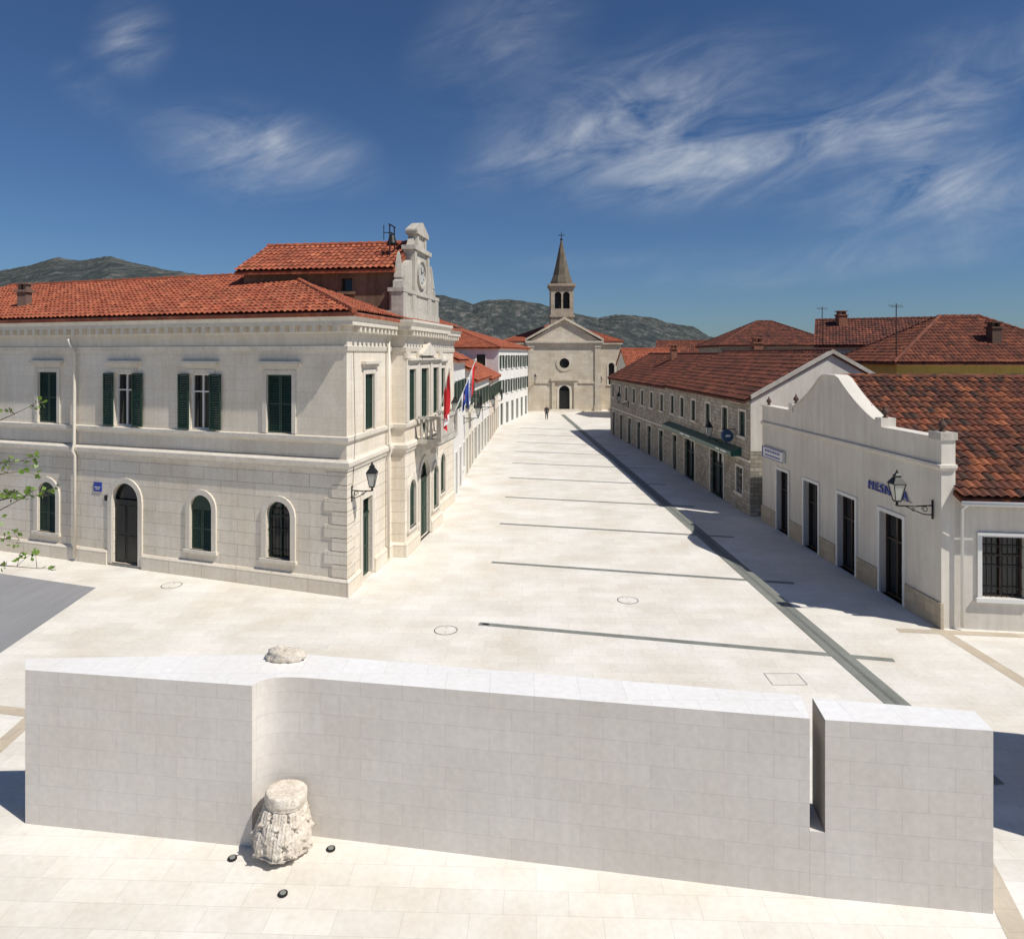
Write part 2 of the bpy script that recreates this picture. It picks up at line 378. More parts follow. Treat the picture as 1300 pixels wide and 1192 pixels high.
def hl(L): return [(s-w/2,s+w/2,z0,z1,r) for (s,w,z0,z1,k,r) in L]
def house(name,label,p0,p1,depth,ze,zr,wm,rm,H=(),hip=False,E0=(),E1=(),far=True,ov=.3,trim=None,cat='house',group=None,sur=.12,q=4,dz=0,shm=None,hoods=False,pitch=.24,row=.40,amp=.06):
    fr=Fr(p0,p1); L=fr.L; mid=fr.p2(L/2,-depth/2); root=thing(name,(mid[0],mid[1],0),label,cat,group)
    b0=fr.p2(0,-depth); b1=fr.p2(L,-depth); e0=Fr(b0,p0); e1=Fr(p1,b1); bk=Fr(b1,b0)
    mb=MB(); mb.holes(fr,0,L,-.1,ze,hl(H)); mb.holes(e0,0,depth,-.1,ze,hl(E0)); mb.holes(e1,0,depth,-.1,ze,hl(E1)); mb.holes(bk,0,L,-.1,ze,[])
    hd=depth/2
    if not hip:
        mb.face([e0.p(0,ze),e0.p(depth,ze),e0.p(hd,zr)]); mb.face([e1.p(0,ze),e1.p(depth,ze),e1.p(hd,zr)])
    mb.build('wall',wm,root)
    k=(zr-ze)/hd; zo=ze-k*ov+.1; zt=zr+.1; g=ov if hip else .12
    f0,f1=fr.p(-g,zo,ov),fr.p(L+g,zo,ov); k0,k1=fr.p(-g,zo,-depth-ov),fr.p(L+g,zo,-depth-ov)
    if hip:
        r0,r1=fr.p(hd,zt,-hd),fr.p(L-hd,zt,-hd)
        if L<=depth: r0=r1=None
        if r0 is None:
            pk=fr.p(L/2,zt,-hd); polys=[[f0,f1,pk],[f1,k1,pk],[k1,k0,pk],[k0,f0,pk]]; rd=[(x,pk) for x in (f0,f1,k0,k1)]
        else: polys=[[f0,f1,r1,r0],[k1,k0,r0,r1],[f1,k1,r1],[k0,f0,r0]]; rd=[(r0,r1),(f0,r0),(f1,r1),(k0,r0),(k1,r1)]
    else:
        r0,r1=fr.p(-g,zt,-hd),fr.p(L+g,zt,-hd); polys=[[f0,f1,r1,r0],[k1,k0,r0,r1]]; rd=[(r0,r1)]
    rf=roof(root,polys,rm,'roof',rd,q=q,pitch=pitch,row=row,amp=amp)
    cm=MB(); cm.band([p0,p1],[(-.03,ze-.22),(.06,ze-.22),(.06,ze-.12),(.14,ze-.08),(.14,ze-.02),(-.03,ze-.02)]); cm.build('cornice',trim or TRIM,root)
    for FR,HH in ((fr,H),(e0,E0),(e1,E1)):
        for (s,w,z0,z1,kd,r) in HH: opening(root,FR,s,w,z0,z1,kd,r,sur=sur,far=far,shm=shm,surm=trim,hood=hoods and kd not in('door','shop'))
    return root,fr,rf
def chimney(par,x,y,z0,z1,w=.5,m=None):
    mb=MB(); mb.wbox(x-w/2,x+w/2,y-w/2,y+w/2,z0,z1-.18); mb.wbox(x-w/2-.07,x+w/2+.07,y-w/2-.07,y+w/2+.07,z1-.18,z1-.08)
    for dx in (-1,1): mb.wbox(x+dx*w*.3-.07,x+dx*w*.3+.07,y-w*.4,y+w*.4,z1-.08,z1+.16)
    mb.wbox(x-w/2-.05,x+w/2+.05,y-w/2-.05,y+w/2+.05,z1+.16,z1+.22); return mb.build('chimney',m or BRICK,par)
def lamp(p,n,L,label,s=1.0,group='wrought iron wall lanterns'):
    n=nrm2(*n); root=thing('wall_lamp',p,label,'lamp',group); P=lambda d,z,o=0:(p[0]+n[0]*d-n[1]*o,p[1]+n[1]*d+n[0]*o,p[2]+z)
    m=MB(); m.tube([P(0,0),P(L*.5,-.02),P(L,.0)],.022*s,6)
    m.tube([P(.0,-.28*s),P(L*.25,-.26*s),P(L*.5,-.15*s),P(L*.75,-.02)],.018*s,6)
    for c,r in ((L*.22,.10*s),(L*.55,.06*s)):
        m.tube([P(c+r*math.cos(t*.5)*(1-t*.04),-.12*s+r*math.sin(t*.5)*(1-t*.04)) for t in range(16)],.012*s,5)
    m.tube([P(.01,-.4*s),P(.01,.16*s)],.03*s,6); m.tube([P(L,0),P(L,.12*s)],[.05*s,.03*s],8); m.build('bracket',IRON,root,True)
    c=P(L,.12*s); f=MB(); q=math.pi/4
    f.lathe(c,[(.10*s,0),(.13*s,.03*s),(.12*s,.05*s)],4,q)
    for k in range(4):
        a=q+k*math.pi/2; f.tube([(c[0]+.12*s*math.cos(a),c[1]+.12*s*math.sin(a),c[2]+.05*s),(c[0]+.24*s*math.cos(a),c[1]+.24*s*math.sin(a),c[2]+.52*s)],.014*s,4)
    f.lathe(c,[(.26*s,.52*s),(.27*s,.55*s),(.14*s,.70*s),(.12*s,.72*s),(.12*s,.78*s),(.05*s,.84*s),(.015*s,.94*s)],4,q); lf=f.build('lantern',IRON,root)
    g=MB(); g.lathe(c,[(.112*s,.052*s),(.228*s,.518*s)],4,q); g.build('glass',LGL,lf)
    return root
# ================================================================== TOWN HALL
A=(-5.47,22.93); fu=(-.943,.333)
fs=Fr(A,(A[0]+fu[0]*24,A[1]+fu[1]*24)); fs.n=(-.333,-.943)
ff=Fr(A,(A[0]+.149*15.2,A[1]+.989*15.2))
th=thing('town_hall',(-14,32,0),'two storey pale stone town hall with clock gable, balcony, green shutters and red tiled roof','building')
HS_U=[(2.67,1.05,5.3,7.3,'shut',0),(6.08,.98,5.3,7.3,'open',0),(9.71,.98,5.3,7.3,'open',0),(13.72,1.05,5.3,7.3,'shut',0),(17.4,1.05,5.3,7.3,'shut',0),(21,1.05,5.3,7.3,'shut',0)]
HS_L=[(2.7,1.0,.97,2.95,'bars',.5),(6.05,.98,.97,2.95,'shut',.49),(9.65,1.3,.1,3.15,'door',.65),(13.75,1.0,.97,2.95,'shut',.5),(17.4,1.0,.97,2.95,'shut',.5),(21,1.0,.97,2.95,'shut',.5)]
fbay=Fr(ff.p2(4.62,.55),ff.p2(10.2,.55)); BL=fbay.L
f1=[(2.1,.95,5.3,7.3,'shut',0)]; f1l=[(1.85,.95,.1,2.9,'door',0)]
f2=[(12.7,.95,5.3,7.3,'shut',0)]; f2l=[(12.7,.95,.97,2.95,'shut',.48)]
bu=[(.95,.95,5.3,7.4,'shut',0),(BL/2,1.15,4.6,7.4,'shut',0),(BL-.95,.95,5.3,7.4,'shut',0)]
bl=[(.95,.9,.97,2.9,'shut',.45),(BL/2,1.5,.1,3.4,'door',.75),(BL-.95,.9,.97,2.9,'shut',.45)]
ZT=8.75
up=MB(); lo=MB()
for fr,a,b,U,Lw in ((fs,0,24,HS_U,HS_L),(ff,0,4.62,f1,f1l),(ff,10.2,15.2,f2,f2l),(fbay,0,BL,bu,bl)):
    lo.holes(fr,a,b,-.1,4.3,hl(Lw)); up.holes(fr,a,b,4.3,ZT,hl(U))
for s_ in (4.62,10.2):
    lo.face([ff.p(s_,-.1),ff.p(s_,-.1,.55),ff.p(s_,4.3,.55),ff.p(s_,4.3)]); up.face([ff.p(s_,4.3),ff.p(s_,4.3,.55),ff.p(s_,ZT,.55),ff.p(s_,ZT)])
e=ff.p2(15.2); b_=(-24.4,41.3); w_=fs.p2(24)
for P,Q in ((e,b_),(b_,w_)):
    lo.face([(*P,-.1),(*Q,-.1),(*Q,4.3),(*P,4.3)]); up.face([(*P,4.3),(*Q,4.3),(*Q,ZT),(*P,ZT)])
up.build('wall',TH_UP,th); lo.build('ground_floor_wall',TH_LO,th)
for fr,Ls in ((fs,HS_U),(ff,f1),(ff,f2),(fbay,bu)):
    for (s,w,z0,z1,k,r) in Ls: opening(th,fr,s,w,z0,z1,k,r,sur=.16,hood=True,sill=False)
for fr,Ls in ((fs,HS_L),(ff,f1l),(ff,f2l),(fbay,bl)):
    for (s,w,z0,z1,k,r) in Ls: opening(th,fr,s,w,z0,z1,k,r,sur=.2,shm=BLKP if (fr is fs and k=='door') else None,frm=GRN if k=='bars' else None)
THP=[fs.p2(24),A,ff.p2(4.62),ff.p2(4.62,.55),ff.p2(10.2,.55),ff.p2(10.2),ff.p2(15.2)]
pr=[(-.05,-.1),(.10,-.1),(.10,.48),(.05,.56),(-.05,.56)]
bc=4.62+BL/2
for path in ([fs.p2(24),fs.p2(10.52)],[fs.p2(8.78),A,ff.p2(1.15)],[ff.p2(2.55),ff.p2(4.62),ff.p2(4.62,.55),ff.p2(bc-.97,.55)],[ff.p2(bc+.97,.55),ff.p2(10.2,.55),ff.p2(10.2),ff.p2(15.2)]): MB().band(path,pr).build('plinth',TH_LO,th)
m=MB(); m.band(THP,[(-.05,4.12),(.07,4.12),(.09,4.22),(.16,4.30),(.16,4.42),(.06,4.50),(-.05,4.50)]); m.build('string_course',TRIM,th)
m=MB(); m.band(THP,[(-.05,5.04),(.05,5.04),(.11,5.12),(.11,5.25),(-.05,5.28)]); m.build('sill_course',TRIM,th)
m=MB(); m.band(THP,[(-.05,8.12),(.05,8.12),(.08,8.28),(.03,8.30),(.03,8.62),(-.05,8.62)]); m.build('architrave',TRIM,th)
m=MB(); m.band(THP,[(-.05,8.62),(.1,8.62),(.1,8.72),(.14,8.74),(.14,8.96),(.40,8.96),(.40,9.10),(.5,9.26),(.5,9.36),(-.3,9.36),(-.3,8.8)])
for fr,a,b in ((fs,.1,24),(ff,.3,4.3),(fbay,.05,BL-.05),(ff,10.6,15.1)):
    s=a
    while s<b: m.box(fr,s,s+.16,8.745,8.957,.1,.36); s+=.42
m.build('cornice',TRIM,th)
m=MB()
for i in range(8):
    z=.6+i*.44; k=.85 if i%2 else .55
    m.band([fs.p2(k),A,ff.p2(1.3-k)],[(-.02,z),(.035,z),(.035,z+.405),(-.02,z+.405)])
m.build('quoins',TH_LO,th)
# main roof
EP=offset([fs.p2(24),A,ff.p2(15.2)],.52); RP=offset([fs.p2(24),A,ff.p2(15.2)],-5.5); ze,zr=9.38,11.5
E=[(*p,ze) for p in EP]; R=[(*p,zr) for p in RP]; RB=[(*p,ze) for p in offset([fs.p2(24),A,ff.p2(15.2)],-11)]
rt=roof(th,[[E[0],E[1],R[1],R[0]],[E[1],E[2],R[2],R[1]],[RB[1],RB[0],R[0],R[1]],[RB[2],RB[1],R[1],R[2]]],TILE_A,'roof',[(R[0],R[1]),(R[1],R[2]),(E[1],R[1])])
q_=fs.p2(17.0,-1.4); chimney(rt,q_[0],q_[1],9.6,10.85,.38,M_plain('sooty_chimney',(.20,.13,.10),.9,0,.3,5,.3))
# attic block behind the gable
m=MB(); s0,s1,D0,D1=5.0,10.2,.1,-6.5
sm=(s0+s1)/2; o=.28; ez=11.42; rz=12.85
at=Fr(ff.p2(s0,D1),ff.p2(s0,D0))
m.holes(at,0,6.6,9.2,11.45,[(4.25,4.75,10.55,11.1)]); m.face([ff.p(s1,9.2,D0),ff.p(s1,9.2,D1),ff.p(s1,11.45,D1),ff.p(s1,11.45,D0)]); 
for D in (D0,D1): m.face([ff.p(s0,9.2,D),ff.p(s1,9.2,D),ff.p(s1,11.45,D),ff.p(sm,rz-.06,D),ff.p(s0,11.45,D)])
m.build('attic_wall',BRN,th); opening(th,at,4.5,.5,10.55,11.1,'plain',sur=.06,far=True,frm=WOOD,surm=BRN)
a0,a1,a2,a3=ff.p(s0-o,ez,D0),ff.p(s0-o,ez,D1-o),ff.p(s1+o,ez,D1-o),ff.p(s1+o,ez,D0); r0,r1=ff.p(sm,rz,D0),ff.p(sm,rz,D1-o)
roof(th,[[a1,a0,r0,r1],[a3,a2,r1,r0]],TILE_A,'attic_roof',[(r0,r1)])
# clock gable
fp=Fr(ff.p2(0,.38),ff.p2(15.2,.38)); c=7.4; m=MB()
m.box(fp,4.6,10.22,9.362,9.75,-.6,.12); m.box(fp,4.75,10.05,9.75,10.5,-.5,.05); m.box(fp,4.62,10.2,10.5,10.66,-.55,.12)
for x in (4.95,6.2,8.6,9.85): m.box(fp,x-.28,x+.28,9.753,10.497,-.4,.1)
vol=[(c-1.15,10.66),(c-2.2,10.66)]+[(c-2.2+1.05*(1-math.cos(math.pi/2*t/8)),10.75+1.2*math.sin(math.pi/2*t/8)) for t in range(9)]+[(c-1.15,12.0)]
m.prism(fp,vol,-.35,-.03); m.prism(fp,[(2*c-x,z) for x,z in vol][::-1],-.35,-.03)
m.box(fp,c-1.15,c+1.15,10.66,12.4,-.4,.02)
for x in (c-.98,c+.98): m.box(fp,x-.15,x+.15,10.68,12.38,-.3,.1)
m.box(fp,c-1.28,c+1.28,12.4,12.58,-.45,.16)
m.box(fp,c-.72,c+.72,12.58,13.12,-.34,.02)
for x in (c-.58,c+.58): m.box(fp,x-.11,x+.11,12.6,13.1,-.3,.08)
m.box(fp,c-.9,c+.9,13.12,13.22,-.4,.14)
m.prism(fp,[(c-.95,13.22),(c+.95,13.22),(c+.95,13.30),(c,13.72),(c-.95,13.30)],-.38,.12)
for k in (-1,1): m.prism(fp,[(c+k*.72,12.58),(c+k*1.15,12.58),(c+k*1.0,12.68),(c+k*.82,12.95),(c+k*.72,13.0)][::k],-.3,-.05)
gab=m.build('clock_gable',PARA,th)
for x in (4.98,9.82):
    m=MB(); q=fp.p2(x,-.2); m.lathe((q[0],q[1],10.66),[(.28,0),(.28,.28),(.20,.32),(.18,.38),(.24,.43),(.09,1.35),(.015,1.5)],4,math.pi/4); m.build('obelisk',PARA,gab)
CZ=11.5; cir=lambda r:[(c+r*math.cos(t*math.pi/16),CZ+r*math.sin(t*math.pi/16)) for t in range(32)]
m=MB(); m.ring(fp,cir(.66),cir(.53),0,.12); cl=m.build('clock_ring',PARA,gab)
m=MB(); m.prism(fp,cir(.53),.0,.045)
m.c=1
for k in range(12):
    a=k*math.pi/6; dx,dz=math.sin(a),math.cos(a); m.prism(fp,[(c+dx*.38-dz*.02,CZ+dz*.38+dx*.02),(c+dx*.49-dz*.02,CZ+dz*.49+dx*.02),(c+dx*.49+dz*.02,CZ+dz*.49-dx*.02),(c+dx*.38+dz*.02,CZ+dz*.38-dx*.02)],.046,.056)
for a,l,w in ((math.radians(-20),.30,.03),(math.radians(70),.42,.022)):
    dx,dz=math.sin(a),math.cos(a); m.prism(fp,[(c-dz*w,CZ+dx*w),(c+dx*l-dz*w*.4,CZ+dz*l+dx*w*.4),(c+dx*l+dz*w*.4,CZ+dz*l-dx*w*.4),(c+dz*w,CZ-dx*w)],.06,.07)
m.build('clock_face',[M_plain('grey_clock_face',(.5,.49,.46),.6),IRON],gab)
m=MB(); q=lambda s,z,d: ff.p(s,z,d)
for s in (5.9,6.5): m.tube([q(s,11.6,-.5),q(s,13.4,-.5)],.03,5)
m.tube([q(5.8,13.4,-.5),q(6.6,13.4,-.5)],.03,5); m.tube([q(5.9,13.08,-.5),q(6.5,13.08,-.5)],.03,5); m.tube([q(5.5,13.0,-.62),q(5.9,13.05,-.5)],.02,5); m.tube([q(5.5,12.7,-.62),q(5.5,13.3,-.62)],.018,5)
bf=m.build('bell_frame',IRON,gab); m=MB(); bq=q(6.2,12.6,-.5); m.lathe(bq,[(.24,0),(.2,.1),(.15,.25),(.12,.38),(.03,.46)],14); m.build('bell',IRON,gab,True)
# balcony
m=MB(); bx0,bx1=BL/2-1.55,BL/2+1.55; m.box(fbay,bx0,bx1,4.32,4.5,.165,1.15); m.box(fbay,bx0+.06,bx1-.06,4.22,4.32,.165,1.05); bal=m.build('balcony',PARA,th)
for x in (bx0+.35,bx1-.35):
    m=MB(); m.prism(fbay,[(x-.12,4.22),(x+.12,4.22),(x+.12,3.55),(x-.12,3.55)],.01,.2); 
    m.hexa([fbay.p(x-.11,3.9,.2),fbay.p(x+.11,3.9,.2),fbay.p(x+.11,3.9,.19),fbay.p(x-.11,3.9,.19),fbay.p(x-.11,4.215,.95),fbay.p(x+.11,4.215,.95),fbay.p(x+.11,4.215,.19),fbay.p(x-.11,4.215,.19)]); m.build('bracket',PARA,bal)
m=MB(); m.box(fbay,bx0,bx1,5.32,5.44,.95,1.15)
for x in (bx0,bx1-.2): m.box(fbay,x,x+.2,5.322,5.438,.165,.95); m.box(fbay,x+.01,x+.19,4.5,5.32,.96,1.14)
m.build('handrail',PARA,bal)
bp=[(.05,0),(.07,.04),(.05,.1),(.085,.3),(.045,.5),(.06,.7),(.07,.8),(.05,.82)]
pts=[(bx0+.4+i*.23,1.05) for i in range(11)]+[(x,.3+j*.2) for x in (bx0+.1,bx1-.1) for j in range(3)]
for (x,d) in pts:
    m=MB(); m.lathe(fbay.p(x,4.5,d),bp,8); m.build('baluster',PARA,bal,True)
m=MB(); hx=BL/2; m.prism(fbay,[(hx-1.15,7.95),(hx+1.15,7.95),(hx+1.15,8.02),(hx,8.5),(hx-1.15,8.02)],-.02,.28); m.build('pediment',TRIM,th)
for x in (.2,1.75,BL-1.75,BL-.2):
    m=MB(); m.box(fbay,x-.17,x+.17,5.285,8.115,-.02,.07); m.box(fbay,x-.22,x+.22,7.85,8.112,-.02,.11); m.build('pilaster',TRIM,th)
# pipes, plates and cables on the hall
m=MB(); m.tube([fs.p(12.1,.15,.14),fs.p(12.1,4.1,.14),fs.p(12.1,4.3,.24),fs.p(12.1,4.55,.16),fs.p(12.1,8.0,.14),fs.p(12.1,8.6,.4)],.06,8); m.build('drainpipe',ZINC,th,True)
m=MB(); m.tube([ff.p(3.9,.15,.12),ff.p(3.9,4.0,.12),ff.p(3.9,4.3,.24),ff.p(3.9,4.6,.14),ff.p(3.9,8.5,.14)],.05,8); m.build('drainpipe',ZINC,th,True)
m=MB(); m.tube([fs.p(s,4.56-.03*abs(math.sin(s*.9)),.03) for s in np.arange(.2,23,.4)],.008,4)
m.tube([ff.p(.35,8.1,.1),ff.p(.4,5.3,.14),ff.p(.38,3.5,.06)],.009,5)
m.build('cable',IRON,th)
pm=MB(); pm.box(fs,10.85,11.25,2.75,3.1,.0,.03); pm.c=1; pm.box(fs,10.9,11.2,2.9,2.93,.03,.034); pm.box(fs,10.95,11.15,2.83,2.86,.03,.034); pm.build('street_plate',[BLUE,WPT],th)
pm=MB(); pm.box(fs,10.55,10.7,2.42,2.62,0,.03); pm.build('house_number_plate',IRON,th)
lamp(ff.p(.32,3.45,.04),ff.n,.72,'black iron lantern on bracket at the near corner of the town hall',.92)
lamp(ff.p(11.2,5.0,.04),ff.n,1.0,'black iron lantern on the town hall wall past the balcony',1.0)
# flags
def flag(b,t,L,label,order,name='flag'):
    root=thing(name,b,label,'flag','flags on the town hall balcony'); b=Vector(b); t=Vector(t); m=MB(); m.tube([b,t],.022,6); k=t-b; m.lathe(t,[(.02,-.03),(.045,0),(.02,.05)],8); m.build('flagpole',WPT,root)
    m=MB(); N,K=15,16; g=[]
    h=Vector((k.x,k.y,0)).normalized(); sd=Vector((-h.y,h.x,0))
    for i in range(N+1):
        row=[]
        for j in range(K+1):
            f=i/N; dn=j/K*L*(1-.12*f); g2=(j/K)
            gather=1-.45*g2
            p=t-k*(f*.46); q=t-k*(f*.46*gather)-h*(.12*g2)
            row.append(Vector((q.x,q.y,p.z-dn))+sd*(.09*math.sin(f*12+dn*1.5)*(.2+g2))+h*(.03*math.cos(f*13)*g2))
        g.append(row)
    for i in range(N):
        for j in range(K):
            st=min(2,int(i/N*3)); 
            if st==1 and K*.25<j<K*.55 and i in (6,7,8): m.c=(0 if (i+j)%2 else 1)
            else: m.c=order[st]
            m.face([g[i][j],g[i+1][j],g[i+1][j+1],g[i][j+1]])
    m.build('flag_cloth',[RED,WCL,BCL],root,True)
flag(fbay.p(1.6,5.2,.9),fbay.p(.8,7.45,1.62),1.85,'drooping flag with a red outer stripe at the near end of the balcony',(0,1,0))
flag(fbay.p(4.0,5.3,1.05),fbay.p(4.4,7.75,1.95),1.45,'red white and blue flag on the tallest pole at the far end of the balcony',(0,1,2))
flag(fbay.p(3.6,5.2,1.05),fbay.p(3.8,6.9,1.75),1.05,'small mostly blue flag hanging between the two larger flags',(2,2,1))
# ================================================================== LEFT ROW
def rowH(L,n,z0,z1,w,kind,rise=0,skip=()): return [(L*(i+.5)/n,w,z0,z1,kind,rise) for i in range(n) if i not in skip]
def lr(p,q): return math.hypot(q[0]-p[0],q[1]-p[1])
pA=ff.p2(15.25); pB=(-3.02,44.6); pC=(-2.85,51.0); pD=(-2.1,63.0); pE=(-1.48,76.5); pF=(2.13,93.9)
L=lr(pA,pB); house('house','narrow white house with green shutters right behind the town hall',pA,pB,8,7.7,9.6,WHT,TILE_A,rowH(L,3,4.9,6.5,.9,'open')+[(1.1,1.0,.05,2.5,'door',0),(3.3,1.1,.05,2.5,'door',0),(5.5,.9,.9,2.5,'shut',0)],far=True,trim=WHT,sur=.06)
L=lr(pB,pC); rb,fb2,_=house('house','pale house with small iron balcony, second in the left row after the town hall',pB,pC,8,7.1,9.0,CRM,TILE_A,rowH(L,3,4.5,6.0,.9,'open')+rowH(L,3,.05,2.5,1.1,'door'),trim=TRIM,sur=.06)
def small_balcony(par,fr,s,w,z):
    m=MB(); m.box(fr,s-w/2,s+w/2,z-.12,z,.01,.8); b=m.build('balcony',TRIM,par); m=MB(); m.tube([fr.p(s-w/2,z+.95,.03),fr.p(s-w/2,z+.95,.77),fr.p(s+w/2,z+.95,.77),fr.p(s+w/2,z+.95,.03)],.025,5)
    for i in range(13): x=s-w/2+w*i/12; m.tube([fr.p(x,z,.77),fr.p(x,z+.95,.77)],.012,4)
    m.build('railing',IRON,b)
small_balcony(rb,fb2,L/2,1.9,4.2)
L=lr(pC,pD); house('house','low white house with red roof midway along the left side of the street',pC,pD,8,6.1,8.3,WHT,TILE_A,rowH(L,5,3.9,5.3,1.0,'open')+rowH(L,5,.05,2.5,1.4,'door'),trim=TRIM,sur=.06)
L=lr(pD,pE); rc,fc2,_=house('house','low pinkish house with red roof against the tall white house',pD,pE,8,5.75,7.8,PNK,TILE_A,rowH(L,5,3.8,5.1,1.0,'open')+rowH(L,5,.05,2.4,1.5,'door'),trim=TRIM,sur=.06)
small_balcony(rc,fc2,L/2,2.2,3.45)
L=lr(pE,pF); house('house','tall white house with rows of green shutters beside the church',pE,pF,14,8.75,11.0,WHT,TILE_A,rowH(L,6,6.4,7.9,1.1,'open')+rowH(L,6,3.6,5.1,1.1,'open')+rowH(L,6,.05,2.5,1.3,'door'),hip=True,E0=[(4.5,1,6.6,8,'shut',0),(8,1,6.6,8,'shut',0),(12,1,6.6,8,'shut',0)],trim=WHT,sur=.06)
hf=Fr(pA,pB)
lamp(hf.p(5.6,4.0,.02),hf.n,.9,'black iron lantern on the far end of the narrow white house')
hf2=Fr(pC,pD); lamp(hf2.p(6,3.7,.02),hf2.n,.9,'small black lantern on the low white house')
# ================================================================== CHURCH
Yc=97.8; fc=Fr((2.33,Yc),(12.45,Yc)); W=fc.L; cc=W/2
ch=thing('church',(7.3,104,0),'stone church with gabled front, round window and pointed bell tower closing the street','church')
m=MB(); hol=[(cc-.75,cc+.75,0,3.6,.75),(cc-.85,cc+.85,5.9,7.6,.85)]
m.holes(fc,0,W,-.1,9.9,hol,.4); m.face([fc.p(0,9.9),fc.p(W,9.9),fc.p(cc,12.9)])
for s in (0,W): m.face([fc.p(s,-.1),fc.p(s,-.1,-3),fc.p(s,9.9,-3),fc.p(s,9.9)])
nv=Fr((-1.1,Yc+2.2),(15.7,Yc+2.2)); NW=nv.L
m.holes(nv,0,NW,-.1,9.8,[(15.0,15.9,3.6,6.8,.45)],.3); m.face([nv.p(NW,-.1),nv.p(NW,-.1,-24),nv.p(NW,9.8,-24),nv.p(NW,9.8)]); m.face([nv.p(0,-.1),nv.p(0,-.1,-24),nv.p(0,9.8,-24),nv.p(0,9.8)])
m.build('wall',CHS,ch)
d=opening(ch,fc,cc,1.5,0,3.6,'door',.75,sur=.3,dep=.35,far=True,shm=BLKP); opening(ch,nv,15.45,.9,3.6,6.8,'plain',.45,sur=.2,dep=.25,far=True)
m=MB(); rz_=6.75; circ=lambda r,n=28:[(cc+r*math.cos(2*math.pi*t/n),rz_+r*math.sin(2*math.pi*t/n)) for t in range(n)]
m.ring(fc,circ(1.16),circ(.70),-.02,.1); rs=m.build('round_window',CHS,ch); m=MB(); m.face([fc.p(x,z,-.2) for x,z in circ(.9)]); m.build('pane',GLS,rs)
for x in (.35,W-.35):
    m=MB(); m.box(fc,x-.4,x+.4,-.1,9.3,-.1,.16); m.box(fc,x-.5,x+.5,9.0,9.3,-.1,.24); m.box(fc,x-.5,x+.5,-.1,.8,-.1,.25); m.build('pilaster',CHS,ch)
m=MB(); m.box(fc,-.3,W+.3,9.3,9.62,-.3,.25); m.box(fc,-.45,W+.45,9.62,9.9,-.3,.42)
for s in (-1,1): m.prism(fc,[(cc+s*(W/2+.45),9.9),(cc+s*(W/2+.45),10.2),(cc,13.3),(cc,12.9)] if s>0 else [(cc-(W/2+.45),9.9),(cc,12.9),(cc,13.3),(cc-(W/2+.45),10.2)],-.6,.38)
m.box(nv,-.25,NW+.25,9.45,9.85,-.3,.3); m.build('cornice',CHS,ch)
m=MB(); m.box(fc,.78,cc-1.99,3.9,4.15,-.02,.12); m.build('string_course',CHS,ch); m=MB(); m.box(fc,cc+1.99,W-.78,3.9,4.15,-.02,.12); m.build('string_course',CHS,ch)
m=MB()
for s in (-1.55,1.55): m.box(fc,cc+s-.22,cc+s+.22,-.1,4.3,-.05,.22)
m.box(fc,cc-1.95,cc+1.95,4.3,4.7,-.05,.34); m.prism(fc,[(cc-1.95,4.7),(cc+1.95,4.7),(cc,5.5)],-.05,.3); m.build('portal',CHS,ch)
m=MB(); m.box(fc,cc-2.6,cc+2.6,-.05,.15,.3,1.3); m.box(fc,cc-2.1,cc+2.1,.15,.3,.3,.9); m.build('steps',TRIM,ch)
z0=9.85; o=.35; n0,n1=nv.p(-o,z0,o),nv.p(NW+o,z0,o); k0,k1=nv.p(-o,z0,-24),nv.p(NW+o,z0,-24); rA,rB=nv.p(NW/2,13.0,-6.5),nv.p(NW/2,13.0,-24)
roof(ch,[[n0,n1,rA],[n1,k1,rB,rA],[k0,n0,rA,rB]],TILE_A,'roof',[(n0,rA),(n1,rA)],q=3)
m=MB(); m.face([fc.p(-.4,9.95,.3),fc.p(cc,13.1,.3),fc.p(cc,13.1,-6),fc.p(-.4,9.95,-6)]); m.face([fc.p(W+.4,9.95,.3),fc.p(cc,13.1,.3),fc.p(cc,13.1,-6),fc.p(W+.4,9.95,-6)]); m.build('gable_roof',TILE_A,ch)
# tower
tx,ty,hw=fc.o[0]+cc-.25,Yc+2.4,1.62; ft=Fr((tx-hw,ty-hw),(tx+hw,ty-hw)); ft2=Fr((tx+hw,ty-hw),(tx+hw,ty+hw)); ft3=Fr((tx-hw,ty+hw),(tx-hw,ty-hw)); ft4=Fr((tx+hw,ty+hw),(tx-hw,ty+hw))
tw=MB()
for f_ in (ft,ft2,ft3,ft4): tw.holes(f_,0,2*hw,9,17.7,[(.55,1.5,14.5,16.9,.47),(1.74,2.69,14.5,16.9,.47)],.35)
t_=tw.build('bell_tower',TWS,ch)
for L_ in (((13.3,13.6,.15),),((17.4,17.7,.15),(17.7,18.05,.32))):
    m=MB()
    for a,b,o in L_: m.wbox(tx-hw-o,tx+hw+o,ty-hw-o,ty+hw+o,a+.002,b)
    m.build('tower_cornice',TWS,t_)
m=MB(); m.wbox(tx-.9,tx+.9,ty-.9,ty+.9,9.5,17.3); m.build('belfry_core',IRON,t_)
m=MB(); m.lathe((tx,ty,18.05),[(1.75,0),(1.7,.3),(1.3,1.3),(.9,2.9),(.5,4.7),(.12,6.4)],8,math.pi/8); m.build('spire',SPIRE,t_)
m=MB(); m.lathe((tx,ty,24.4),[(.05,0),(.2,.15),(.2,.25),(.05,.4),(.04,1.3)],8); m.box(Fr((tx-.45,ty),(tx+.45,ty)),0,.9,25.15,25.25,-.04,.04); m.build('spire_cross',IRON,t_)
lamp(nv.p(13.8,3.9,.02),nv.n,.9,'black lantern on the church wall right of the gabled front')
lamp(fc.p(.9,4.3,.18),fc.n,.9,'black lantern on the left pilaster of the church front')
